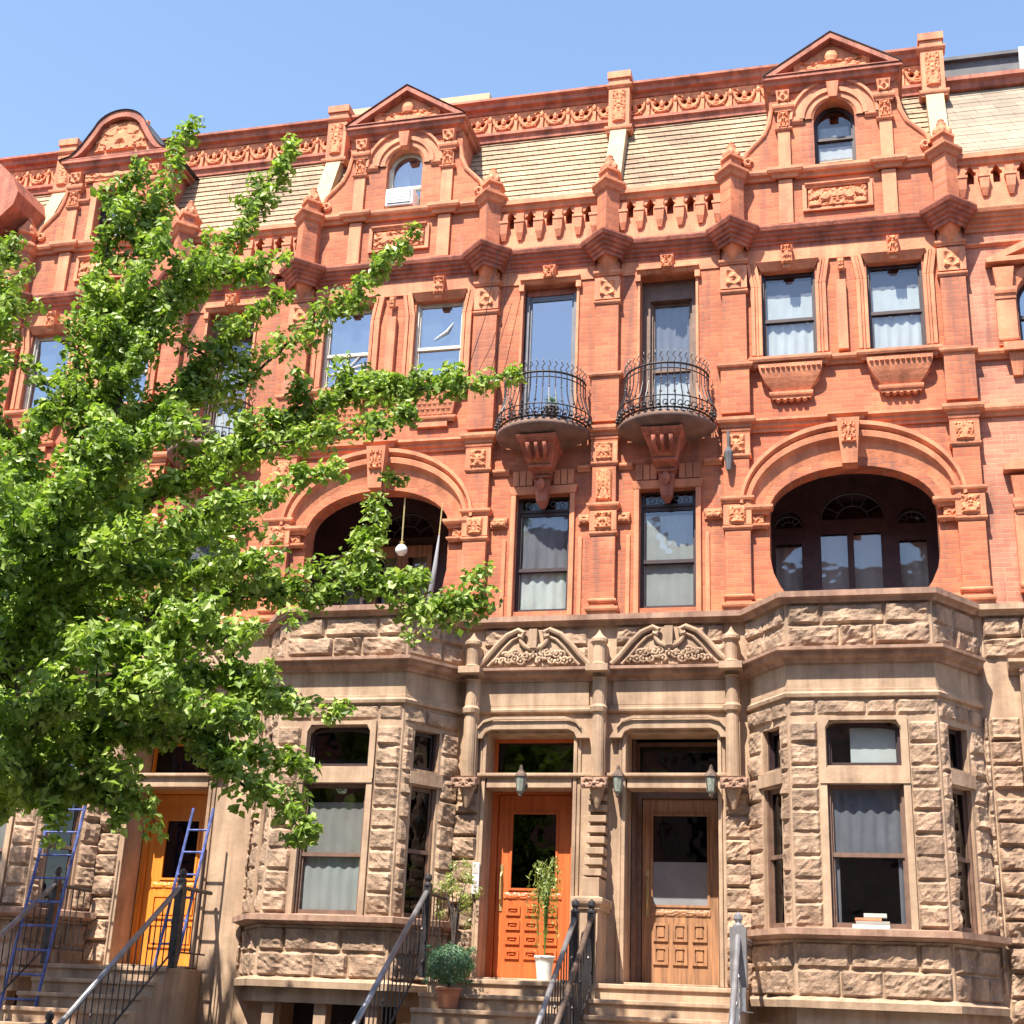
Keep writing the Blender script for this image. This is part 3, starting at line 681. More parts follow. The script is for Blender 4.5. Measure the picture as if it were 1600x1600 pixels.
    if ped != 'curve':
        rows = []
        for k in range(25):
            t = PI*k/24; rows.append([(BC-r*math.cos(t), d, 14.4+(r+.01)*math.sin(t)) for r, d in ((.3, .12), (.31, .0), (.34, -.03), (.42, -.03), (.43, -.06), (.5, -.06), (.51, -.03), (.6, -.03), (.61, -.07), (.65, -.07), (.655, 0))])
        b.strip(rows); b.frus(BC, .06, .09, y, .14, .17, 14.68, 14.93)
    else:
        b.plate(rect(BC-.42, BC+.42, 13.54, 14.7), [rect(BC-.31, BC+.31, 13.54, 14.56)], -.05, -.002)
    dm = b.build('dormer_trim', TERRA, H)
    b = MB()
    for c in (2.64, 4.12): b.relief(c-.08, c+.08, 14.26, 14.55, -.06, .06, foliate(2), .015); b.relief(c-.08, c+.08, 14.7, 14.88, -.12, .05, rosette, .015)
    b.relief(BC-.42, BC+.42, 12.85, 13.16, -.03, .06, foliate(11 if isA else 12), .018)
    if ped == 'curve': b.relief(BC-.6, BC+.6, 14.72, 14.9, -.03, .05, foliate(14), .018)
    b.build('dormer_carving', CARVE, H)
    b = MB(); b.plate(rect(BC-.5, BC+.5, 12.8, 13.24), [rect(BC-.44, BC+.44, 12.84, 13.18)], -.05, -.003); b.sweep([(BC-.46, y), (BC+.46, y)], PROF_STR(13.19, .06, .08)); b.build('panel_frame', TERRA, H)
    b = MB(); hc = [(BC-.98, .8), (BC-.98, -.0), (BC+.98, -.0), (BC+.98, .8)]
    b.sweep([(BC-.86, .9), (BC-.86, y), (BC+.86, y), (BC+.86, .9)], [(-.08, 14.9), (.03, 14.91), (.06, 14.98), (.12, 15.0), (.13, 15.06), (.17, 15.08), (.17, 15.13), (0, 15.15)])
    if ped == 'curve':
        top = [(BC-1.1, 15.14)] + [(BC-.98+.5*t, 15.15+.62*t**1.6) for t in (.2, .4, .6, .8)] + [(BC-.5*math.cos(t), 15.64+.4*math.sin(t)) for t in [PI*(.08+.84*k/12) for k in range(13)]] + [(BC+.98-.5*t, 15.15+.62*t**1.6) for t in (.8, .6, .4, .2)] + [(BC+1.1, 15.14)]
        inn = [(BC+(x-BC)*.84, 15.15+(z-15.15)*.84+.02) for x, z in top]
        b.plate(top, [inn[::-1]], -.17, .05); b.build('pediment', TERRAD, H)
        b = MB(); b.plate(inn, [], -.04, .9); b.build('tympanum', TERRA, H)
        b = MB(); b.strip([[(x, d, z+.012) for x, z in top] for d in (-.2, .9)]); b.build('pediment_flashing', DGREY, H)
        b = MB(); b.relief(BC-.5, BC+.5, 15.3, 15.85, -.045, .07, foliate(13), .02); b.build('tympanum_carving', CARVE, H)
    else:
        def tri(k, e=0): return [(BC-1.0*k, 15.14+e), (BC+1.0*k, 15.14+e), (BC, 15.14+.66*k+e)]
        b.plate(tri(1), [tri(.84, .015)], -.19, .1); b.plate(tri(.9, .012), [tri(.8, .02)], -.12, .1); b.build('pediment', TERRAD, H)
        b = MB(); b.plate(tri(.83, .015), [], -.04, .9); b.build('tympanum', TERRA, H)
        b = MB(); b.strip([[(BC-1.03, d, 15.145), (BC, d, 15.82), (BC+1.03, d, 15.145)] for d in (-.21, .9)]); b.build('pediment_flashing', COPPER if not isA else TERRAD, H)
        b = MB(); b.relief(BC-.58, BC+.58, 15.18, 15.4, -.045, .07, foliate(10), .02)
        b.lathe((BC, -.08, 15.44), [(.0, -.12), (.08, -.08), (.1, 0), (.08, .08), (.0, .12)], 12, 1, .5)
        for q in (-1, 1): b.lathe((BC+q*.33, -.06, 15.28), [(.0, -.06), (.05, -.03), (.06, .02), (.0, .07)], 10, 1, .6)
        b.build('tympanum_carving', CARVE, H)
    # dormer cheeks and shell of the house
    b = MB(); b.box(BC-.92, BC-.87, .3, .95, 13.5, 14.93); b.box(BC+.87, BC+.92, .3, .95, 13.5, 14.93); b.build('dormer_cheek', TERRAD, H)
    b = MB(); b.box(0, W, 9.9, 10, 0, 15.3); [b.box(q, q+.05, y0, y1, z0, z1) for q in (0, W-.05) for y0, y1, z0, z1 in ((.46, 9.9, 0, 13.3), (1.02, 9.9, 13.31, 15.29))]; b.box(0, W, 1.01, 9.9, 15.3, 15.4)
    for z in (6.3, 9.2, 12.6): b.box(.05, W-.05, 1.4, 9.9, z, z+.1)
    b.build('house_shell', WALLI, H)
    # ---------------- brownstone storey
    b = MB(); b.plate([(0, 0), (W, 0), (W, 6.6), (0, 6.6)], [rect(.35, 1.55, 1.96, 5.13), rect(2.6, 4.2, .4, 1.6), rect(2.3, 4.45, 2.7, 5.1)], .0, .45); b.build('stone_wall', STONE, H)
    b = MB()   # opening jambs, hood moulds, transom bar, friezes
    for q, e in ((-1, .35), (1, 1.55)):
        for o1, o2, pr in ((0, .05, .05), (.055, .1, .03)):
            lo, hi = sorted((e+q*o1, e+q*o2)); b.box(lo, hi, -pr, -.002, 1.98, 5.1)
    hood = [(.14, 5.05), (.2, 5.15), (.28, 5.24), (.42, 5.28), (1.48, 5.28), (1.62, 5.24), (1.7, 5.15), (1.76, 5.05)]
    inn = [(1.6, 5.05), (1.56, 5.13), (1.48, 5.17), (.42, 5.17), (.34, 5.13), (.3, 5.05)]
    b.plate(hood+inn, [], -.12, -.003)
    hood2 = [(x+(.04 if x < .9 else -.04), z+.05) for x, z in hood[1:-1]]; b.plate(hood2+[(x, z-.035) for x, z in reversed(hood2)], [], -.16, -.121)
    b.box(.16, 1.7, -.03, -.002, 5.5, 5.83)
    b.sweep([(.1, y), (1.76, y)], [(0, 5.4), (.05, 5.41), (.06, 5.45), (.03, 5.46), (.03, 5.5), (0, 5.5)])
    b.box(.37, 1.53, -.04, .3, 4.4, 4.54); b.sweep([(.1, y), (1.76, y)], [(0, 4.53), (.06, 4.535), (.09, 4.55), (.09, 4.59), (0, 4.6)])
    b.build('door_surround', STONE, H, bevel=.008)
    b = MB(); path = [(0, y), (1.9, y)]
    BY = -.8; bayp = [(1.95, y), (2.5, BY), (4.27, BY), (4.82, y), (W, y)]
    full = [(0, y), (1.9, y)]+bayp[:]
    b.sweep(full, [(0, 5.83), (.04, 5.83), (.06, 5.87), (.13, 5.9), (.15, 5.95), (.2, 5.96), (.2, 6.0), (.0, 6.03)])
    b.build('stone_cornice', STONED, H)
    b = MB(); b.sweep(full, [(-.3, 6.6), (.06, 6.6), (.08, 6.64), (.14, 6.66), (.14, 6.735), (-.3, 6.745)]); b.prism([(2.0, .3), (2.5, -.8), (4.27, -.8), (4.77, .3)], 6.6, 6.66); b.build('stone_coping', STONED, H)
    # colonettes
    for p in ([0] if own0 else []) + [1.76]:
        b = MB(); b.lathe((p, -.16, 0), [(.02, 4.12), (.05, 4.2), (.1, 4.36), (.12, 4.46), (.12, 4.5), (.085, 4.52), (.08, 5.36), (.11, 5.38), (.12, 5.44), (.085, 5.48), (.08, 5.82), (.1, 5.84)], 14)
        b.lathe((p, -.2, 0), [(.1, 6.02), (.085, 6.04), (.085, 6.28), (.12, 6.32), (.12, 6.36), (.05, 6.42), (.0, 6.5)], 14)
        b.frus(p, .09, .09, y, .16, .16, 4.38, 6.3); b.frus(p, .13, .15, y, .24, .28, 4.44, 4.52); b.frus(p, .15, .15, y, .38, .38, 5.9, 5.99)
        b.build('colonette', STONE, H)
        b = MB(); b.relief(p-.16, p+.2, 4.36, 4.5, -.27, .05, foliate(15), .015)
        b.build('capital_carving', STONED, H)
    # rock faced masonry
    b = MB()
    b.rockwall(.19, 1.66, 6.05, 6.59, -.0, .06, .27, .3, .55); b.rockwall(1.0*1.62, 1.98, 2.0, 4.35, -.01, .07, .3, .3, .36)
    b.rockwall(4.84, W+.02, 2., 5.3, 0, .05, .3, .05, .07)
    def side(pa, pb):
        L = math.dist(pa, pb); ux, uy = (pb[0]-pa[0])/L, (pb[1]-pa[1])/L
        return (lambda a, d, z: T(pa[0]+ux*a-uy*-1*0+(-uy)*-0+uy*(-d), pa[1]+uy*a+(-ux)*(-d), z)), L
    def mk(pa, pb):   # a runs along pa->pb, d>0 into the building
        L = math.dist(pa, pb); ux, uy = (pb[0]-pa[0])/L, (pb[1]-pa[1])/L
        return (lambda a, d, z: T(pa[0]+ux*a-uy*d, pa[1]+uy*a+ux*d, z)), L
    b.build('rough_stone', ROCK, H)
    # tympanum relief over the door
    c = .93; b = MB()
    arc = [(c-.78, 6.04), (c-.66, 6.16), (c-.52, 6.33), (c-.38, 6.47), (c-.22, 6.54), (c-.06, 6.55), (c+.06, 6.55), (c+.22, 6.54), (c+.38, 6.47), (c+.52, 6.33), (c+.66, 6.16), (c+.78, 6.04)]
    b.plate(arc, [], -.08, -.0); b.tube([(x, -.12, z) for x, z in arc[:5]]+[(c-.14, -.13, 6.5), (c-.17, -.13, 6.44), (c-.22, -.13, 6.45)], .038, 8); b.tube([(x, -.12, z) for x, z in arc[-1:-6:-1]]+[(c+.14, -.13, 6.5), (c+.17, -.13, 6.44), (c+.22, -.13, 6.45)], .038, 8)
    b.tube([(c+(x-c)*.82, -.1, 6.04+(z-6.04)*.84) for x, z in arc[:5]], .022, 6); b.tube([(c+(x-c)*.82, -.1, 6.04+(z-6.04)*.84) for x, z in arc[-1:-6:-1]], .022, 6)
    b.tube([(c+.2*math.cos(t), -.12, 6.47+.2*math.sin(t)) for t in [PI+PI*k/12 for k in range(13)]], .03, 8); b.frus(c, .045, .055, -.08, .08, .1, 6.28, 6.54)
    ty = b.build('tympanum', STONE, H)
    b = MB(); f_ = foliate(16)
    for k in range(26):
        random.seed(k*5+3); 
        u_ = (k % 13)/12*2-1; zz = 6.1+.09*(k//13)+.12*(1-abs(u_))*random.random(); xx = c+u_*.52*(1-.25*(k//13))
        b.tube([(xx+.05*(1+q*.02)*math.cos(q*.9+k), -.1-.01*(q % 2), zz+.045*math.sin(q*.9+k)) for q in range(6)], [.024, .024, .022, .02, .018, .014], 6)
        b.lathe((xx, -.12, zz), [(.0, -.025), (.025, 0), (.0, .025)], 6)
    b.build('leaf_carving', STONE, ty, True); random.seed(int(x0*10)+50)
    # --- stone bay
    b = MB(); rk = MB()
    segs = [((1.95, y), (2.5, BY)), ((2.5, BY), (4.27, BY)), ((4.27, BY), (4.82, y))]
    for i, (pa, pb) in enumerate(segs):
        M, L = mk(pa, pb); b.M = M; rk.M = M
        if i == 1:
            ho = [[(.45, 4.56), (1.32, 4.56), (1.32, 5.02), (1.28, 5.08), (1.22, 5.1), (.55, 5.1), (.49, 5.08), (.45, 5.02)], rect(.44, 1.33, 2.67, 4.34)]
            b.plate(rect(0, L, 1.86, 6.6), ho, 0, .3); b.plate(rect(.36, 1.41, 2.64, 5.16), [[(.44, 2.66), (1.33, 2.66), (1.33, 5.02), (1.28, 5.11), (.49, 5.11), (.44, 5.02)]], -.035, -.002)
            b.box(.36, 1.41, -.05, -.001, 4.34, 4.4); b.box(.36, 1.41, -.03, -.001, 4.4, 4.54)
            rk.rockwall(.01, .35, 2.68, 5.1, 0, .045, .28, .4, .5); rk.rockwall(1.42, L-.01, 2.68, 5.1, 0, .045, .28, .4, .5)
            rk.rockwall(.01, L-.01, 5.17, 5.38, 0, .035, .2, .3, .6)
            rk.rockwall(.02, L-.02, 1.9, 2.52, 0, .06, .3, .4, .9); rk.rockwall(.02, L-.02, 6.05, 6.59, 0, .07, .27, .4, .8)
        else:
            w0, w1 = (.34, .76) if i == 0 else (L-.76, L-.34)
            b.plate(rect(0, L, 1.86, 6.6), [rect(w0, w1, 4.56, 5.08), rect(w0, w1, 2.67, 4.34)], 0, .25)
            b.box(w0-.06, w1+.06, -.04, -.001, 4.36, 4.52)
            rk.rockwall(.02, w0-.03, 2.68, 5.1, 0, .05, .3, .3, .5); rk.rockwall(w1+.03, L-.02, 2.68, 5.1, 0, .05, .3, .2, .4)
            rk.rockwall(.02, L-.02, 5.14, 5.36, 0, .04, .2, .3, .6); rk.rockwall(.02, L-.02, 1.9, 2.5, 0, .05, .3, .3, .6); rk.rockwall(.02, L-.02, 6.05, 6.59, 0, .06, .27, .3, .5)
    b.M = None; bp = [(1.95, y), (2.5, BY), (4.27, BY), (4.82, y)]
    b.sweep(bp, [(0, 2.5), (.02, 2.5), (.02, 2.53), (-.02, 2.54)]); b.sweep(bp, [(0, 1.78), (.09, 1.78), (.1, 1.86), (.02, 1.9), (0, 1.91)])
    b.sweep(bp, [(0, 5.39), (.05, 5.4), (.06, 5.44), (.03, 5.47), (.03, 5.5), (0, 5.51)])
    b.prism([(2.0, 0.), (2.5, -.78), (4.27, -.78), (4.77, 0.)], 1.6, 1.8)
    b.prism([(2.1, 0.), (2.6, -.7), (4.17, -.7), (4.67, 0.)], 0, .5); 
    for a in (2.62, 3.3, 4.0): b.box(a, a+.16, -.7, -.5, .5, 1.6)
    b.M = None; b.build('bay_masonry', STONE, H); b = MB(); b.sweep(bp, [(.0, 2.535), (.06, 2.54), (.15, 2.57), (.19, 2.58), (.19, 2.65), (-.1, 2.685)]); b.build('bay_sill', STONED, H); rk.M = None; rk.build('rough_stone', ROCK, H)
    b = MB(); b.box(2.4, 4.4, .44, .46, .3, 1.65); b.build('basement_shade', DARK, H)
    M, L = mk(*segs[1])
    if isA or ped == 'curve':
        window(H, M, .44, 1.33, 2.67, 4.34, .08, .45, mat=WFRAMEB, cur=((.02, .98, 0, .45, PALE, .008, 'blind'), (.02, .98, .45, .86, BEIGE, .005, 'shade')))
        window(H, M, .45, 1.32, 4.56, 5.1, .12, single=True, glass=GLASSD, cur=((0, 1, 0, .22, WHITE, .02, 'cloth'),), rise=.1)
    else:
        window(H, M, .44, 1.33, 2.67, 4.34, .08, .5, mat=WFRAMEB, cur=((.02, .98, .5, .97, SHEER, .02, 'curtain'), (0, .12, 0, .5, SHEER, .02, 'curtain'), (.88, 1, 0, .5, SHEER, .02, 'curtain')))
        window(H, M, .45, 1.32, 4.56, 5.1, .12, single=True, cur=((.32, .97, .05, .95, WHITE, .002, 'paper_sheet'),), rise=.1, cdist=.04)
    for i in (0, 2):
        M, L = mk(*segs[i]); w0, w1 = (.34, .76) if i == 0 else (L-.76, L-.34)
        window(H, M, w0, w1, 2.67, 4.34, .08, .5, mat=WFRAMEB, glass=GLASSD, cur=((.0, 1, .0, .95, SHEER, .01, 'curtain'),)); window(H, M, w0, w1, 4.56, 5.08, .12, single=True, glass=GLASSD)
    # --- door
    dd = .42 if isA else (.5 if doorkind == 'yellow' else .72)
    dm_ = {'orange': DOORO, 'brown': DOORB, 'yellow': DOORY}[doorkind]
    b = MB(); b.plate(rect(.35, 1.55, 2.0, 5.13), [rect(.45, 1.47, 2.0, 4.38), rect(.42, 1.5, 4.56, 5.08)], dd-.03, dd+.09)
    if not isA: b.box(.36, .4, .452, dd-.035, 2.0, 5.12); b.box(1.5, 1.54, .452, dd-.035, 2.0, 5.12)
    df = b.build('door_frame', dm_ if doorkind != 'brown' else WFRAMEB, H)
    b = MB(); b.box(.41, 1.51, dd+.0, dd+.01, 4.55, 5.09); b.build('transom_glass', GLASSD, df)
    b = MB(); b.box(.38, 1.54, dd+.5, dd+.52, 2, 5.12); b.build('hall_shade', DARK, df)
    if isA: door(H, .46, 1.46, 2.0, 4.37, dd+.02, dm_, None, 3.15, 4.12, .2, 3, 4, handle=1)
    elif doorkind == 'brown':
        door(H, .46, 1.46, 2.0, 4.37, dd+.02, dm_, None, 3.0, 4.15, .14, 3, 2)
        b = MB(); b.box(.6, 1.32, dd+.03, dd+.035, 3.0, 3.55); b.build('reflection_sheet', SHEER, df)  # grey sheet: reflection in the lower door glass put into colour
    else: door(H, .46, 1.46, 2.0, 4.37, dd+.02, dm_, None, 3.2, 4.0, .25, 1, 2)
    # --- party buttress with dentils between the doors and wing wall
    if own0:
        b = MB(); b.box(-.13, .13, -.66, -.002, 0, 2.9); b.sweep([(-.13, -.0), (-.13, -.66), (.13, -.66), (.13, 0)], PROF_STR(2.82, .14, .07)); b.box(-.11, .11, -.5, -.003, 2.98, 3.22)
        for k in range(8):
            z = 3.25+k*.14; pr = .42-.3*math.sin(k/7*PI/2); b.box(-.12, .12, -pr, -.003, z, z+.085); b.box(-.07, .07, -pr+.13 if pr > .16 else -.02, -.004, z+.085, z+.14)
        b.build('buttress', STONE, H, bevel=.01)
        b = MB(); b.box(-.34, .34, -.003+.0005, .4, 1.9, 2.0); b.build('doorstep', STONE, H)
    # --- stoop
    b = MB(); st0, st1 = .17, 1.9
    b.box(st0, st1, -1.0, -.004, 0, 1.955); b.box(.36, 1.54, -.14, .6, 1.957, 2.0)
    for k in range(10):
        zt = 1.955-.178*(k+1); b.box(st0, st1, -1.0-.28*(k+1), -1.0-.28*k-.0005, 0, zt); b.box(st0-.01, st1+.01, -1.0-.28*(k+1)-.03, -1.0-.28*(k+1)+.0, zt-.05, zt+.002)
    b.box(st0-.01, st1+.01, -1.03, -1.0005, 1.9, 1.957)
    b.build('stoop', STONE, H, bevel=.01)
    b = MB(); b.box(st1+.002, st1+.18, -3.6, -.9, 0, .35); b.build('stoop_curb', STONED, H)
    return H
hA = house(-3.4, -1, 'red brick row house with triangular gable above an air conditioner and an orange front door', 'orange', True, 'tri', BRICK)
hB = house(-3.4, 1, 'red brick row house with triangular gable, white-curtained paired windows and faded brown front door', 'brown', False, 'tri', BRICK)
h0 = house(-8.62, -1, 'red brick row house with rounded gable behind the tree, with a yellow wooden front door', 'yellow', False, 'curve', BRICK, ext=.327)
h1 = house(-13.52, -1, 'red brick row house at the far left edge past the rounded gable', 'brown', False, 'tri', BRICK2)
X0, SG = 0, 1
b = MB(); b.plate([(-17, 13.75), (-14.1, 13.8), (-13.75, 13.9), (-13.55, 14.1), (-13.5, 14.35), (-13.65, 14.65), (-13.95, 14.95), (-14.4, 15.15), (-17, 15.25)], [], -.55, .9); b.build('projecting_gable', TERRAD, h1)
b = MB(); b.box(-8.62, -8.292, 0, .4, 6.74, 12.5); b.box(-8.62, -8.292, -.03, -.0005, 6.75, 12.2); b.box(-8.619, -8.293, .2, 9, 12.5, 13.4)
b.sweep([(-8.45, -.0), (-8.29, -.0)], PROF_BIG); b.build('party_wall', BRICK, h0)
b = MB(); b.box(-8.619, -8.291, -.01, .4, 0, 6.6); b.sweep([(-8.62, -.011), (-8.29, -.011)], [(-.3, 6.6), (.06, 6.6), (.08, 6.64), (.14, 6.66), (.14, 6.735), (-.3, 6.745)]); b.sweep([(-8.62, -.011), (-8.29, -.011)], [(0, 5.83), (.06, 5.87), (.15, 5.95), (.2, 6.0), (.0, 6.03)]); b.build('stone_pier', STONE, h0)
b = MB(); b.box(-8.6, -5.9, 1.6, 3.2, 15.9, 16.85); b.build('roof_parapet', FLASH, h0)
# ---------------------------------------------------------------- the house at the right edge
def house_right(x0):
    global X0, SG
    X0, SG = x0, 1; W = 5.2; y = -.002
    H = thing('row_house', (x0+W/2, 0, 0), 'paler brick row house at the right edge with smooth slate roof and hooded windows', 'house')
    cs = (1.25, 3.6)
    holes = [archpoly(c, .42, z0, z1, .4) for c in cs for z0, z1 in ((10.4, 11.15), (6.9, 8.05))]
    b = MB(); b.plate(rect(0, W, 6.73, 12.5), holes, .03, .33); b.build('brick_wall', BRICK2, H)
    b = MB(); q = .028
    for c in cs:
        for z0, z1 in ((10.4, 11.15), (6.9, 8.05)):
            for sd in (-1, 1):
                b.box(c+sd*.58-.13, c+sd*.58+.13, -.06, q, z0, z1-.03); b.sweep([(c+sd*.58-.14, -.05), (c+sd*.58+.14, -.05)], PROF_STR(z1-.05, .16, .06)); b.frus(c+sd*.58, .1, .14, q, .1, .14, z1+.1, z1+.42)
                b.sweep([(c+sd*.58-.13, -.05), (c+sd*.58+.13, -.05)], PROF_STR(z0+.02, .08, .04))
            rows = []
            for k in range(17):
                t = PI*k/16; rows.append([(c-r*math.cos(t), d, z1+r*math.sin(t)*.96) for r, d in ((.42, .2), (.43, -.0), (.5, -.02), (.56, -.02), (.57, q))])
            b.strip(rows)
            zt = z1+.5
            b.plate([(c-.8, zt), (c+.8, zt), (c+.8, zt+.06), (c, zt+.42), (c-.8, zt+.06)], [[(c-.55, zt+.07), (c+.55, zt+.07), (c, zt+.3)]], -.14, q); b.plate([(c-.56, zt+.065), (c+.56, zt+.065), (c, zt+.31)], [], -.05, q)
            b.box(c-.66, c+.66, -.15, q, z0-.12, z0); b.frus(c-.5, .06, .1, q, .06, .12, z0-.45, z0-.13); b.frus(c+.5, .06, .1, q, .06, .12, z0-.45, z0-.13)
        b.lathe((c, -.06, 9.95), [(.0, -.2), (.16, -.12), (.2, 0), (.2, .12), (.0, .13)], 14, 1, .5)
    b.sweep([(PW, q), (W, q)], PROF_STR(10.22, .13, .1)); b.sweep([(PW, q), (W, q)], PROF_STR(9.38, .14, .1)); b.sweep([(PW, q), (W, q)], PROF_STR(11.98, .05, .05))
    b.sweep([(.19, q), (W, q)], PROF_BIG); b.sweep([(.75-.15, q), (.75-.15, -.05), (.75+.15, -.05), (.75+.15, q)], PROF_STR(7.95, .12, .06)); 
    b.build('stone_trim', TERRA, H)
    for c in cs:
        window(H, None, c-.42, c+.42, 10.4, 11.55, .22, .45, .4, glass=GLASSR, cur=((0, 1, 0, 1, SHEER, .01, 'curtain'),))
        window(H, None, c-.42, c+.42, 6.9, 8.45, .22, .45, .4, cur=((0, 1, 0, .9, SHEER, .01, 'curtain'),))
    arcade(H, .17, 2.3, 6); arcade(H, 2.31, W, 8); b = MB(); b.box(0, W, .1, .6, 13.3, 13.5); b.build('parapet_shelf', FLASH, H)
    mansard(H, .14, W, SLATE, 9, .006)
    b = MB(); b.box(0.14, W, .35, .4, 13.55, 13.7); b.build('snow_board', WPAINT, H)
    b = MB(); b.sweep([(.14, .86), (W, .86)], [(0, 15.2), (.08, 15.21), (.1, 15.3), (.16, 15.33), (.16, 15.4), (-.3, 15.45)]); b.build('roof_cornice', TERRAD, H)
    b = MB(); b.box(.2, W, 1.3, 2.0, 15.4, 16.1); b.box(.15, W, 1.22, 2.05, 16.1, 16.16); b.build('roof_bulkhead', DGREY, H)
    b = MB(); b.box(1.35, 1.6, 1.15, 1.28, 15.42, 16.14); b.build('vent_pipe_box', WPAINT, H)
    b = MB(); b.box(0, W, 9.9, 10, 0, 15.3); [b.box(q, q+.05, y0, y1, z0, z1) for q in (0, W-.05) for y0, y1, z0, z1 in ((.5, 9.9, 0, 13.3), (1.02, 9.9, 13.31, 15.29))]; b.box(0, W, 1.01, 9.9, 15.3, 15.39)
    for z in (6.3, 9.2, 12.6): b.box(.05, W-.05, 1.4, 9.9, z, z+.1)
    b.build('house_shell', WALLI, H)
    b = MB(); b.plate(rect(0, W, 0, 6.6), [rect(.95, 2.15, 2.0, 5.13), rect(3.1, 4.3, 2.7, 4.9)], 0.02, .45)
    b.sweep([(.3, 0.018), (W, .018)], [(0, 5.83), (.04, 5.83), (.06, 5.87), (.13, 5.9), (.15, 5.95), (.2, 5.96), (.2, 6.0), (.0, 6.03)])
    b.sweep([(.0, .018), (W, .018)], [(-.3, 6.6), (.06, 6.6), (.08, 6.64), (.14, 6.66), (.14, 6.735), (-.3, 6.745)])
    b.sweep([(.72, .018), (W, .018)], [(0, 4.45), (.06, 4.46), (.1, 4.5), (.1, 4.58), (0, 4.6)])
    hood = [(.74, 5.05), (.8, 5.15), (.88, 5.24), (1.02, 5.3), (2.08, 5.3), (2.22, 5.24), (2.3, 5.15), (2.36, 5.05)]
    b.plate(hood+[(2.2, 5.05), (2.16, 5.13), (2.08, 5.17), (1.02, 5.17), (.94, 5.13), (.9, 5.05)], [], -.1, .018)
    b.lathe((.52, -.12, 0), [(.02, 4.12), (.05, 4.2), (.1, 4.36), (.12, 4.5), (.085, 4.52), (.08, 5.82), (.1, 5.84)], 14); b.frus(.52, .09, .09, .018, .14, .14, 4.38, 5.9)
    b.build('stone_wall', STONE, H)
    b = MB(); b.rockwall(.03, .9, 1.4, 4.3, .018, .09, .29, .5, .9); b.rockwall(2.2, W, 1.4, 2.6, .018, .09, .29, .5, .9); b.rockwall(.03, .4, 4.4, 5.3, .018, .07, .29, .5, .9); b.rockwall(.03, W, 6.04, 6.59, .018, .07, .27, .4, .8); b.rockwall(.03, .95, 0, 1.3, .018, .09, .29, .5, .9)
    b.build('rough_stone', ROCK, H)
    c = 1.5; b = MB(); arc = [(c-.78, 6.04), (c-.52, 6.33), (c-.2, 6.54), (c+.2, 6.54), (c+.52, 6.33), (c+.78, 6.04)]; b.plate(arc, [], -.1, .018); b.tube([(x, -.12, z) for x, z in arc], .035, 8); b.build('tympanum', STONE, H)
    b = MB(); b.box(.95, 2.15, .5, .6, 2.0, 5.13); b.build('door', WFRAMEB, H)
    window(H, None, 3.1, 4.3, 2.7, 4.9, .25, .5, cur=((0, 1, 0, .9, SHEER, .01, 'curtain'),))
    b = MB(); b.box(1.0, 2.1, -1., .0, 0, 1.95)
    for k in range(10): b.box(1.0, 2.1, -1.0-.28*(k+1), -1.0-.28*k-.0005, 0, 1.955-.178*(k+1))
    b.build('stoop', STONE, H)
    return H
house_right(1.49)
# wall panel between the last pier and the parlour of the right house is covered by its own stone
X0, SG = 0, 1
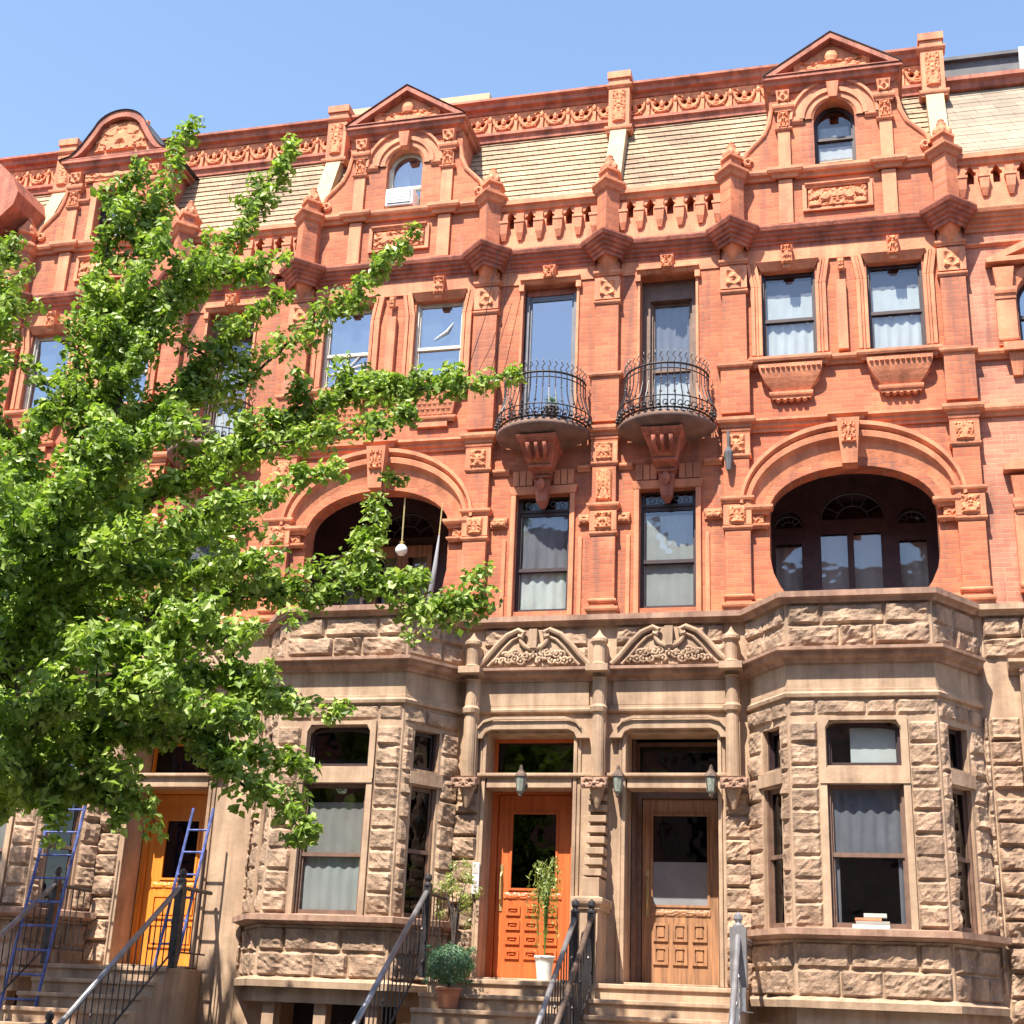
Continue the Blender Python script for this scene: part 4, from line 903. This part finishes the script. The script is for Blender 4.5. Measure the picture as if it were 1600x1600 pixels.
# ---------------------------------------------------------------- tree
BR = [
  [(-8.21, -6.5, 2.97), (-7.88, -6.6, 4.47), (-7.63, -6.5, 5.45), (-7.52, -6.5, 6.53), (-7.46, -6.4, 7.86), (-7.38, -6.3, 8.98), (-7.3, -6.2, 9.99), (-7.17, -6.1, 10.63), (-7.09, -6.1, 10.92)] ,
  [(-7.52, -6.5, 6.53), (-7.6, -6.8, 7.25), (-7.6, -6.8, 8.11), (-7.52, -6.8, 8.55)] ,
  [(-7.46, -6.4, 7.86), (-7.67, -6.5, 8.89), (-7.52, -6.6, 9.52), (-7.38, -6.6, 10.07)] ,
  [(-7.46, -6.4, 7.86), (-7.17, -6.1, 8.67), (-6.72, -5.9, 9.14), (-6.49, -5.8, 9.66), (-6.29, -5.7, 10.28), (-6.0, -5.6, 10.86)] ,
  [(-7.17, -6.1, 8.67), (-6.42, -6.3, 8.8), (-5.79, -6.4, 8.8), (-5.66, -6.4, 8.9)] ,
  [(-7.88, -6.6, 4.47), (-7.72, -6.2, 6.23), (-7.19, -6.0, 7.36), (-6.64, -5.8, 8.09), (-6.23, -5.7, 8.72), (-5.94, -5.7, 8.78)] ,
  [(-7.19, -6.0, 7.36), (-6.28, -5.7, 7.8), (-5.77, -5.5, 8.47), (-5.32, -5.4, 8.88), (-4.94, -5.3, 9.38), (-4.66, -5.2, 9.74)] ,
  [(-7.88, -6.6, 4.47), (-7.19, -6.1, 6.24), (-6.34, -5.8, 6.88), (-5.59, -5.5, 7.47), (-5.12, -5.3, 7.83), (-4.5, -5.2, 7.9), (-4.11, -5.1, 8.07)] ,
  [(-5.12, -5.3, 7.83), (-4.36, -5.4, 7.73), (-3.83, -5.3, 7.77), (-3.44, -5.2, 7.94)] ,
  [(-6.34, -5.8, 6.88), (-5.67, -5.9, 7.01), (-5.11, -5.9, 7.05), (-4.61, -5.8, 7.2), (-4.38, -5.7, 7.37)] ,
  [(-7.88, -6.6, 4.47), (-7.1, -6.5, 4.79), (-6.64, -6.3, 5.09), (-5.81, -6.1, 5.31), (-5.14, -5.8, 5.41), (-4.55, -5.6, 5.52), (-4.19, -5.5, 5.6)] ,
  [(-5.14, -5.8, 5.41), (-4.78, -5.6, 5.9), (-4.64, -5.6, 6.3), (-4.65, -5.6, 6.65)] ,
  [(-4.55, -5.6, 5.52), (-4.1, -5.5, 5.21), (-3.74, -5.4, 5.39), (-3.66, -5.4, 5.68)] ,
  [(-4.1, -5.5, 5.21), (-3.83, -5.3, 5.35), (-3.56, -5.3, 5.4)] ,
  [(-7.1, -6.5, 4.79), (-6.37, -6.7, 5.6), (-5.74, -6.7, 5.89), (-5.29, -6.6, 6.23), (-4.95, -6.5, 6.38), (-4.76, -6.5, 6.39)] ,
  [(-8.21, -6.5, 2.97), (-7.06, -6.9, 3.96), (-6.08, -7.0, 4.16), (-5.33, -6.9, 4.29), (-4.92, -6.8, 4.08), (-4.48, -6.7, 4.04)] ,
  [(-6.08, -7.0, 4.16), (-5.53, -7.1, 3.68), (-4.96, -7.0, 3.53), (-4.59, -6.9, 3.52)] ,
  [(-5.53, -7.1, 3.68), (-5.08, -7.2, 3.28), (-4.77, -7.1, 3.19), (-4.53, -7.1, 2.88)] ,
  [(-7.06, -6.9, 3.96), (-6.3, -7.3, 3.43), (-5.96, -7.3, 3.16), (-5.78, -7.3, 2.95)] ,
  [(-8.21, -6.5, 2.97), (-7.04, -7.5, 3.4), (-6.55, -7.7, 3.04), (-6.45, -7.7, 2.84)] ,
  [(-7.88, -6.6, 4.47), (-7.18, -7.5, 5.24), (-6.78, -7.7, 5.89), (-6.32, -7.7, 6.24), (-5.97, -7.5, 6.68)] ,
  [(-7.88, -6.6, 4.47), (-7.55, -7.3, 5.51), (-7.66, -7.3, 6.49), (-7.59, -7.3, 6.88)] ,
  [(-7.18, -7.5, 5.24), (-6.12, -7.8, 5.28), (-5.48, -7.7, 5.58), (-5.06, -7.6, 5.72)] ,
  [(-7.88, -6.6, 4.47), (-6.54, -7.6, 4.43), (-5.58, -7.9, 4.39), (-4.94, -7.8, 4.45), (-4.61, -7.7, 4.63)] ,
  [(-8.21, -6.5, 2.97), (-6.67, -7.9, 3.75), (-5.87, -8.1, 3.91), (-5.17, -8.1, 3.8), (-4.7, -7.9, 3.68)] ,
  [(-8.21, -6.5, 2.97), (-8.34, -6.8, 5.38), (-8.68, -6.8, 7.47), (-8.82, -6.7, 8.66), (-8.71, -6.6, 9.22)] ,
  [(-8.34, -6.8, 5.38), (-8.08, -7.3, 6.51), (-8.33, -7.3, 7.77), (-8.17, -7.3, 8.12)] ,
  [(-8.21, -6.5, 2.97), (-9.18, -6.3, 4.89), (-10.1, -6.3, 6.31), (-10.96, -6.3, 7.87)] ,
  [(-8.21, -6.5, 2.97), (-8.92, -6.9, 3.8), (-9.93, -6.9, 4.43), (-10.86, -6.9, 5.11)] ,
  [(-8.21, -6.5, 2.97), (-7.31, -8.3, 3.52), (-7.01, -8.9, 4.68), (-6.91, -9.1, 5.42)] ,
  [(-7.88, -6.6, 4.47), (-8.46, -5.5, 5.44), (-8.38, -4.9, 6.58), (-8.15, -4.6, 7.15)] ,
  [(-7.88, -6.6, 4.47), (-8.9, -6.5, 6.6), (-9.55, -6.5, 8.6), (-10.1, -6.6, 10.2), (-10.4, -6.7, 11.4)] ,
  [(-9.55, -6.5, 8.6), (-10.4, -6.8, 10.2), (-11.4, -7.0, 11.0), (-12.4, -7.0, 11.4)] ,
  [(-9.55, -6.5, 8.6), (-10.7, -6.0, 9.4), (-11.8, -5.6, 9.8), (-13.0, -5.4, 10.0)] ,
  [(-9.3, -6.5, 7.8), (-10.2, -6.2, 8.4), (-11.2, -6.0, 8.8), (-12.4, -6.0, 9.0)] ,
  [(-7.88, -6.6, 4.47), (-7.64, -6.3, 4.86), (-7.24, -6.1, 5.56), (-6.56, -6.0, 5.97), (-6.08, -5.9, 6.26)] ,
  [(-7.88, -6.6, 4.47), (-7.49, -7.6, 4.8), (-7.19, -7.9, 5.29), (-6.82, -7.9, 5.7), (-6.42, -7.8, 6.02), (-6.14, -7.6, 6.39)] ,
  [(-8.21, -6.5, 2.97), (-7.4, -6.9, 3.61), (-6.73, -7.1, 3.8), (-6.03, -7.2, 3.72), (-5.44, -7.2, 3.83), (-5.1, -7.1, 4.13)] ,
  [(-8.21, -6.5, 2.97), (-7.34, -7.2, 3.28), (-6.64, -7.4, 3.25), (-6.15, -7.5, 3.18), (-5.95, -7.5, 3.0)] ,
  [(-7.88, -6.6, 4.47), (-7.5, -6.9, 4.94), (-6.83, -7.1, 5.24), (-6.24, -7.1, 5.21), (-5.71, -7.0, 5.23), (-5.33, -6.9, 5.37)] ,
  [(-7.52, -6.5, 6.53), (-7.18, -6.6, 7.02), (-7.14, -6.6, 7.74), (-6.86, -6.5, 8.21), (-6.73, -6.4, 8.78)] ,
  [(-8.34, -6.8, 5.38), (-8.26, -6.7, 6.08), (-8.21, -6.6, 6.67), (-8.07, -6.5, 7.2), (-7.91, -6.5, 7.55)] ,
  [(-9.55, -6.5, 8.6), (-9.7, -6.9, 10.0), (-10.1, -7.2, 11.0), (-10.8, -7.4, 11.6)] ,
  [(-9.3, -6.5, 7.8), (-9.6, -5.8, 8.8), (-10.1, -5.2, 9.6), (-10.9, -4.9, 10.2)] ,
  [(-10.1, -6.6, 10.2), (-11.0, -6.4, 10.4), (-12.0, -6.3, 10.6), (-13.0, -6.2, 10.6)] ,
]
def make_tree():
    R0 = Vector((-8.51, -6.50, -.03))
    t = thing('street_tree', R0, 'leafy green street tree whose feathery branches reach across the red brick fronts', 'tree')
    b = MB(); b.tube([(-8.51, -6.50, -.1), (-8.49, -6.50, .3), (-8.41, -6.50, 1.2), (-8.29, -6.50, 2.3), (-8.21, -6.5, 2.97), (-7.88, -6.6, 4.47)], [.25, .19, .165, .15, .13, .11], 14)
    b.build('trunk', BARK, t, True)
    rnd = random.Random(11); leaves = []; b = MB()
    def jit(k): return Vector((rnd.uniform(-k, k), rnd.uniform(-k, k), rnd.uniform(-k, k)))
    def resample(pts, step=.1):
        out = []
        for p, q in zip(pts, pts[1:]):
            n = max(1, int((q-p).length/step))
            for i in range(n): out.append(p.lerp(q, i/n))
        out.append(pts[-1]); return out
    def cluster(c, r, n, up_=.4):
        for _ in range(n):
            v = jit(1); v = v.normalized()*r*rnd.random()**.45; leaves.append((c+v, (v.normalized()*.5+jit(.75)+Vector((0, -.12, up_))).normalized()))
    for bi, br in enumerate(BR):
        pts = resample([Vector(p) for p in br]); n = len(pts)
        sm = [pts[0]]+[(pts[i-1]+pts[i]*2+pts[i+1])/4+jit(.012) for i in range(1, n-1)]+[pts[-1]]
        inner = bi in (0, 5, 7, 10, 15, 19, 20, 21, 23, 24, 25, 27, 28, 29, 30, 31, 32, 33, 34, 35, 36, 37, 38, 39, 40, 41, 42, 43, 44)
        b.tube([tuple(p) for p in sm], [max(.006, (.075 if bi in (0, 5, 7, 10) else .045)*(1-i/n)**1.2 if inner else .025*(1-i/n)) for i in range(n)], 6)
        for i, p in enumerate(sm):
            t_ = i/n; L_ = n*.1
            if inner and t_ < .12: continue
            rad = .1+.165*math.sin(min(1, (1-t_)*1.15+.06)*PI/2)*(.65+.6*noise.noise(p*2.1+Vector((bi, 0, 0))))
            if rnd.random() < .93: cluster(p+jit(.06), rad, int(25+115*rad))
            # spur twigs with tufts
            if rnd.random() < .62:
                d = jit(1).normalized(); d.z = abs(d.z)*.5-.1; e = p+d*rnd.uniform(.12, .36)*(1.1-t_*.6)
                b.tube([tuple(p), tuple(p.lerp(e, .6)+jit(.02)), tuple(e)], .005, 4); cluster(e, rnd.uniform(.08, .135), rnd.randint(12, 26)); cluster(p.lerp(e, .6), .09, 8)
            if inner and t_ > .18 and rnd.random() < (.62 if bi not in (31, 32, 33, 34, 42, 43, 44) else .95) and (t_ < .86 or bi > 25):     # side shoots that fill the crown
                d = jit(1).normalized(); d.z = abs(d.z)*.8; e = p+d*rnd.uniform(.35, .85)
                for k in range(1, 8): cluster(p.lerp(e, k/8)+jit(.04), .1+.06*rnd.random(), 19)
                b.tube([tuple(p), tuple(p.lerp(e, .5)+jit(.04)), tuple(e)], [.012, .008, .003], 4)
    b.build('branch', BARK, t)
    vs, fs, tint = [], [], []
    for c, nrm in leaves:
        a = nrm.cross(Vector((rnd.uniform(-1, 1), rnd.uniform(-1, 1), rnd.uniform(-1, 1)))).normalized(); e = nrm.cross(a); s_ = rnd.choice((1, 1, 1.35))*rnd.uniform(.024, .042)
        i = len(vs); c = c-R0
        fold = nrm*s_*.28
        vs += [tuple(c-a*s_*1.1), tuple(c-a*s_*.15+e*s_*.75+fold), tuple(c+a*s_*1.15-fold*.4), tuple(c-a*s_*.15-e*s_*.75+fold)]
        fs += [(i, i+1, i+2), (i, i+2, i+3)]
        q = min(1, max(0, rnd.gauss(.5, .25)+.35*noise.noise(c*1.8))); tint += [q]*4
    me = bpy.data.meshes.new('crown'); me.from_pydata(vs, [], fs); me.update()
    at = me.attributes.new('tint', 'FLOAT', 'POINT'); at.data.foreach_set('value', tint)
    o = bpy.data.objects.new('crown', me); C.objects.link(o); o.parent = t; me.materials.append(LEAF)
    print('leaves', len(leaves))
make_tree()
def leafy(name, mat, parent, root, spots, size, rnd):
    vs, fs, tint = [], [], []
    for c, nrm in spots:
        nrm = Vector(nrm).normalized(); a = nrm.cross(Vector((rnd.uniform(-1, 1), rnd.uniform(-1, 1), rnd.uniform(-1, 1)))).normalized(); e = nrm.cross(a); s_ = size*rnd.uniform(.7, 1.3); i = len(vs); c = Vector(c)-Vector(root)
        vs += [tuple(c-a*s_*1.5), tuple(c+e*s_*.5), tuple(c+a*s_*1.5), tuple(c-e*s_*.5)]; fs += [(i, i+1, i+2), (i, i+2, i+3)]; tint += [rnd.random()]*4
    me = bpy.data.meshes.new(name); me.from_pydata(vs, [], fs); me.update()
    me.attributes.new('tint', 'FLOAT', 'POINT').data.foreach_set('value', tint)
    o = bpy.data.objects.new(name, me); C.objects.link(o); o.parent = parent; me.materials.append(mat); return o
rnd = random.Random(5)
def sph(c, r, n, k=.5, ez=1):
    out = []
    for _ in range(n):
        v = Vector((rnd.gauss(0, 1), rnd.gauss(0, 1), rnd.gauss(0, 1))).normalized(); out.append((Vector(c)+Vector((v.x, v.y, v.z*ez))*r*rnd.random()**k, v+Vector((rnd.uniform(-.5, .5),)*3))); 
    return out
# clipped ball shrub in a stone urn
def potted(root, potmat, potr, poth, name, label, cat):
    t = thing(name, root, label, cat); b = MB()
    b.lathe(root, [(potr*.7, 0), (potr*.72, .02), (potr*.9, poth*.7), (potr, poth-.03), (potr*1.08, poth-.025), (potr*1.08, poth), (potr*.9, poth), (potr*.85, poth-.05), (0.001, poth-.05)], 20)
    b.build('pot', potmat, t, True); return t
r_ = (-4.9, -1.42, 1.6); t = potted(r_, TPOT, .15, .24, 'ball_shrub', 'dense round blue-green shrub clipped to a ball in a pot left of the orange door', 'shrub')
b = MB(); b.tube([(r_[0], r_[1], r_[2]+.2), (r_[0], r_[1], r_[2]+.5)], .02, 6); b.build('stem', BARK, t)
leafy('foliage', LEAFB, t, r_, sph((r_[0], r_[1], r_[2]+.5), .28, 3600, .12, .82)+[q for k in range(26) for q in sph((r_[0]+.27*math.cos(k*2.4), r_[1]+.27*math.sin(k*2.4), r_[2]+.5+.2*math.sin(k*1.7)), .05, 22)], .016, rnd)
r_ = (-5.1, -.62, 1.96); t = potted(r_, STONED, .17, .32, 'potted_tree', 'tall thin bare-stemmed potted tree with a small airy crown, standing behind the round shrub', 'potted plant')
b = MB(); sp = []
for k in range(7):
    a = k*.9; e = (r_[0]+.16*math.cos(a)*rnd.uniform(.4, 1.2), r_[1]+.16*math.sin(a), r_[2]+1.1+rnd.uniform(-.25, .3)); b.tube([(r_[0], r_[1], r_[2]+.25), (r_[0]+.05*math.cos(a), r_[1]+.05*math.sin(a), r_[2]+.8), e], [.015, .012, .004], 5)
    for q in range(4):
        c_ = Vector(e)+Vector((rnd.uniform(-.13, .13), rnd.uniform(-.1, .1), rnd.uniform(-.28, .12))); sp += sph(c_, .09, 38)
b.build('stem', BARK, t); leafy('foliage', LEAFY, t, r_, sp, .017, rnd)
r_ = (-3.93, -.62, 1.96); t = potted(r_, POT, .12, .3, 'potted_grass_plant', 'yellow-green drooping plant in a white pot against the right side of the orange door', 'potted plant')
b = MB(); sp = []
for k in range(26):
    a = rnd.uniform(0, 2*PI); R_ = rnd.uniform(.08, .24); top = r_[2]+rnd.uniform(1.1, 1.5)
    pts = [Vector((r_[0], r_[1], r_[2]+.25)), Vector((r_[0]+.03*math.cos(a), r_[1]+.03*math.sin(a), top-.25)), Vector((r_[0]+R_*.6*math.cos(a), r_[1]+R_*.6*math.sin(a), top)), Vector((r_[0]+R_*math.cos(a), r_[1]+R_*math.sin(a), top-.18)), Vector((r_[0]+R_*1.1*math.cos(a), r_[1]+R_*1.1*math.sin(a), top-rnd.uniform(.4, .9)))]
    b.tube([tuple(p) for p in pts], [.006, .005, .004, .003, .002], 4)
    for i in range(1, 4):
        for q in range(10): sp.append((pts[i].lerp(pts[i+1], q/10)+Vector((rnd.uniform(-.02, .02),)*3), (rnd.uniform(-1, 1), rnd.uniform(-1, 1), .3)))
b.build('stem', LEAFY, t); leafy('foliage', LEAFY, t, r_, sp, .02, rnd)
# ---------------------------------------------------------------- things hung on or standing in the fronts
def ac_unit():
    t = thing('air_conditioner', (-6.78, .0, 13.57), 'white window air conditioner in the lower half of the arched dormer window', 'air conditioner')
    b = MB(); b.box(-7.02, -6.56, -.14, .2, 13.57, 13.88); b.build('housing', WPAINT, t, bevel=.012)
    b = MB(); b.box(-6.99, -6.59, -.146, -.1405, 13.6, 13.85); g = b.build('grille', SHEER, t)
    b = MB()
    for k in range(9): b.box(-6.98, -6.6, -.155, -.147, 13.61+k*.026, 13.62+k*.026)
    b.build('grille_slat', WPAINT, g)
ac_unit()
def lantern(x, label):
    t = thing('wall_lantern', (x, -.1, 4.44), label, 'lantern', 'lanterns over the front doors'); b = MB()
    b.tube([(x, -.04, 4.4), (x, -.12, 4.36), (x, -.2, 4.42), (x, -.2, 4.5)], .014, 6); b.lathe((x, -.045, 4.44), [(.0, -.07), (.05, -.05), (.06, 0), (.05, .05), (0, .07)], 8, 1, .15); b.build('bracket', RUST, t)
    b = MB(); b.lathe((x, -.2, 4.46), [(.03, -.16), (.055, -.13), (.075, .05), (.07, .06)], 8); b.build('glass_pane', LGLASS, t)
    b = MB(); b.lathe((x, -.2, 4.46), [(.09, .06), (.08, .09), (.03, .15), (.02, .2), (0, .22)], 8); b.lathe((x, -.2, 4.46), [(0, -.22), (.03, -.19), (.035, -.16)], 8)
    for k in range(4): a = PI/4+k*PI/2; b.tube([(x+.057*math.cos(a), -.2+.057*math.sin(a), 4.33), (x+.078*math.cos(a), -.2+.078*math.sin(a), 4.51)], .006, 4)
    b.build('cage', RUST, t)
lantern(-4.42, 'small lantern over the middle of the orange door'); lantern(-3.12, 'small lantern over the left jamb of the faded brown door'); lantern(-1.92, 'small lantern over the right jamb of the faded brown door')
t = thing('pendant_lamp', (-6.42, .12, 8.7), 'round glass globe lamp hanging on a long rod in the dark arched loggia', 'lamp'); b = MB(); b.tube([(-6.42, .12, 8.68), (-6.42, .12, 7.98)], .012, 6); b.lathe((-6.42, .12, 7.95), [(.02, -.0), (.04, .03), (.0, .06)], 8); b.build('rod', BRASS, t)
b = MB(); b.lathe((-6.42, .12, 7.86), [(.0, -.09), (.05, -.075), (.085, -.03), (.09, 0), (.085, .03), (.05, .075), (.0, .09)], 14); b.build('globe', POT, t, True)
t = thing('rolled_awning', (-5.86, -.3, 6.76), 'pale rolled awning pole leaning upright in the right end of the arched loggia', 'awning'); b = MB(); b.tube([(-5.8, -.06, 8.0), (-5.8, -.16, 7.5), (-5.83, -.3, 6.76)], [.012, .035, .045], 8); b.build('canvas', SHEER, t, True)
b = MB(); b.tube([(-5.8, .02, 8.62), (-5.8, -.06, 8.0)], .01, 6); b.build('rod', BRASS, t)
# mailbox, books, flower pots
t = thing('intercom_box', (-4.98, -.05, 3.2), 'small white intercom box on the left jamb of the orange door', 'intercom'); b = MB(); b.box(-5.05, -4.96, -.1, -.055, 3.02, 3.42); b.build('housing', WPAINT, t, bevel=.008); b = MB(); b.box(-5.04, -4.97, -.105, -.101, 3.28, 3.38); [b.box(-5.03, -4.98, -.108, -.101, 3.06+k*.05, 3.09+k*.05) for k in range(3)]; b.build('button_panel', COPPER, t)
t = thing('book_stack', (.02, -.86, 2.66), 'small stack of pale books on the sill of the right-hand bay window', 'books')
for k, (wd, hh, mt, dx) in enumerate(((.42, .045, WPAINT, 0), (.38, .04, BEIGE, .02), (.3, .035, TERRA, -.03), (.26, .05, PALE, .05))):
    b = MB(); z = 2.665+sum((.046, .041, .036)[:k]); b.box(-.02-wd/2+dx, -.02+wd/2+dx, -.88, -.7, z, z+hh-.002); b.build('book', mt, t, bevel=.004)
def flowerpot(x, y, z, label):
    t = thing('flower_pot', (x, y, z), label, 'flower pot'); b = MB(); b.lathe((x, y, z), [(.07, 0), (.1, .2), (.11, .2), (.11, .23), (.09, .23), (.08, .18), (.001, .18)], 12); b.build('pot', DGREY, t, True)
    sp = sph((x, y, z+.33), .12, 90); leafy('foliage', LEAFB, t, (x, y, z), sp, .02, rnd)
flowerpot(-4.1, -.5, 9.47, 'dark flower pot with a small plant on the balcony nearest the tree')
t = tag(MB(), '', '') if False else None
b = MB(); rows = []
for k in range(13):
    f = k/12; rows.append([(-4.72+.55*f, -.42+.12*q/6, 9.475+.16*math.sin(f*PI)*(.6+.4*math.sin(q*1.3+f*9))+.01*math.sin(f*40)+(.0 if q not in (0, 6) else -.0)) for q in range(7)])
b.strip(rows); o = b.build('striped_cushion', BEIGE, None, True, loc=(-4.45, -.4, 9.47)); tag(o, 'crumpled beige cloth cushion lying on the balcony floor beside the flower pot', 'cushion')
so_ = o.modifiers.new('t', 'SOLIDIFY'); so_.thickness = .03
# iron handrails of the stoops
def handrail(x, label, mat=IRON, top=RAILG, side=1, y1=-1.0, y2=-3.7, panel=True, z1=2.95, nw=.045):
    t = thing('stoop_railing', (x, y2, 0), label, 'railing', 'iron railings of the stoops'); z2 = z1-1.8
    n = MB()
    for yy, z0, zz in ((y1, 1.95, z1+.08), (y2, .0, z2+.1)):
        n.box(x-nw, x+nw, yy-nw, yy+nw, z0, zz); n.lathe((x, yy, zz), [(.06, 0), (.06, .02), (.03, .05), (.05, .09), (.045, .13), (0, .17)], 10)
    n.build('newel_post', mat, t)
    n = MB(); n.tube([(x, y1-.05, z1), (x, y2+.05, z2)], .034, 8); n.build('handrail', top, t, True)
    n = MB(); n.tube([(x, y1-.05, z1-.8), (x, y2+.05, z2-.8)], .014, 5)
    for k in range(1, 19):
        f = k/19; yy = y1+(y2-y1)*f; zz = z1+(z2-z1)*f; n.tube([(x, yy, zz-.02), (x, yy, zz-.8)], .009, 5)
        if k % 3 == 1: n.lathe((x, yy, zz-.35), [(0, -.04), (.022, 0), (0, .04)], 6)
    n.build('baluster', mat, t)
    if panel:
        n = MB(); n.tube([(x, y1, z1), (x, -.12, z1)], .028, 6); n.tube([(x, y1, z1-.8), (x, -.12, z1-.8)], .012, 5)
        for k in range(1, 6): n.tube([(x, y1+.88*k/6, z1), (x, y1+.88*k/6, z1-.8)], .009, 5)
        n.build('landing_rail', mat, t)
handrail(-5.36, 'dark iron stair railing between the round shrub and the left-hand stone bay')
handrail(-3.5, 'dark iron stair railing in the middle, on the orange door side of the dentilled buttress', panel=False, y1=-.9, z1=2.68)
handrail(-3.3, 'dark iron stair railing in the middle, on the brown door side of the dentilled buttress', top=RUST, panel=False, y1=-.9, z1=2.68)
handrail(-1.45, 'grey iron stair railing beside the right-hand stone bay', mat=RAILG, top=RAILG, y1=-1.9, panel=True, z1=2.5, nw=.09)
handrail(-10.55, 'dark iron stair railing on the far side of the yellow door')
handrail(-8.72, 'dark iron stair railing with pale handrail just right of the yellow door')
# blue ladders
def ladder(x, y, z0, h, w_, lean, label, dx=.0):
    t = thing('ladder', (x, y, z0), label, 'ladder', 'blue ladders'); n = MB(); 
    for q in (-1, 1): n.tube([(x+q*w_/2, y, z0), (x+q*w_/2+dx, y+lean, z0+h)], .02, 6); 
    n.build('side_rail', BLUE, t); n = MB()
    for k in range(1, int(h/.3)): f = k*.3/h; n.tube([(x-w_/2+dx*f, y+lean*f, z0+h*f), (x+w_/2+dx*f, y+lean*f, z0+h*f)], .015, 6)
    n.build('rung', BLUE, t)
ladder(-8.98, -.7, 1.96, 2.1, .3, .35, 'blue metal ladder standing in front of the yellow door', .12)
ladder(-10.55, -1.75, .0, 5.2, .5, .6, 'taller blue metal ladder at the left edge below the tree', .25)
# red tarp over a rail, rubbish sacks in the areaway, cables, drain pipe
n = MB(); rows = []
for k in range(15):
    f = k/14; x = -11.6+.9*f; z = 1.75+.45*f; rows.append([(x+.02*math.sin(q*2), -2.4-.28*math.sin(q/8*PI)+.02*math.sin(k*1.7+q), z-.34*abs(q-4)/4+.02*math.sin(k*2.1)) for q in range(9)])
n.strip(rows); o = n.build('red_tarpaulin', REDC, None, True, loc=(-11.15, -2.4, 1.5)); tag(o, 'crumpled red tarpaulin draped low at the left edge beneath the tree', 'tarpaulin'); m_ = o.modifiers.new('t', 'SOLIDIFY'); m_.thickness = .015
n = MB(); n.tube([(-11.75, -2.55, 1.36), (-10.55, -2.3, 2.0)], .03, 8); n.tube([(-11.75, -2.55, 0), (-11.75, -2.55, 1.4)], .03, 8); n.tube([(-10.57, -2.3, 0), (-10.57, -2.3, 2.0)], .03, 8); tag(n.build('tarpaulin_rail', IRON, None, loc=(-11.1, -2.4, 0)), 'sloping iron rail carrying the red tarpaulin', 'rail')
n = MB(); n.tube([(-1.64, -.2, 9.3), (-1.64, -.2, 9.05)], .02, 8); n.lathe((-1.64, -.2, 8.72), [(.0, -.02), (.035, 0), (.06, .2), (.065, .26), (.03, .34)], 8)
tag(n.build('drain_pipe', DGREY, None, loc=(-1.64, -.2, 8.7)), 'short dark drain outlet on the pier between the right balcony and the large arch', 'pipe')
for i, (p, q, lb) in enumerate((((-5.02, -.42, 12.4), (-5.5, -.2, 10.4), 'thin dark cable slanting down across the brick pier'), ((-4.85, -.32, 12.35), (-5.25, -.1, 9.9), 'thin dark cable slanting down beside the brick pier toward the balcony'))):
    n = MB(); n.tube([p, tuple((Vector(p)+Vector(q))/2+Vector((.05, 0, -.08))), q], .006, 4); tag(n.build('cable', IRON, None, loc=q), lb, 'cable', 'cables on the brick wall')

# ---------------------------------------------------------------- the far side of the street (behind the camera, mirrored in the windows)
for i in range(7):
    x = -32+i*8.6; hh = 15.6+(i*37 % 5)*.3
    t = thing('row_house', (x+4.3, -25, 0), 'plain %s row house across the street, %s from the left end, mirrored in glass' % (('dark brown', 'red-brown', 'pinkish brick')[i % 3], ('first', 'second', 'third', 'fourth', 'fifth', 'sixth', 'seventh')[i]), 'house', 'houses across the street')
    holes = [rect(x+.9+2.4*k, x+2.1+2.4*k, z, z+2.0) for k in range(3) for z in (2.2, 6., 9.4, 12.4)]
    b = MB(); b.plate(rect(x, x+8.5, 0, hh), holes, -25.0, -24.6); b.build('brick_wall', (STONED, TERRAD, BRICK2)[i % 3], t)
    b = MB(); b.box(x, x+8.5, -35, -25.01, 0, hh-.4); b.build('house_body', STONED, t)
    b = MB(); [b.box(q[0][0]+.05, q[1][0]-.05, -24.9, -24.85, q[0][1]+.05, q[2][1]-.05) for q in holes]; b.build('window_pane', DARK, t)
    b = MB(); b.box(x-.05, x+8.55, -24.6, -24.1, hh-.7, hh); b.build('cornice', STONED, t)
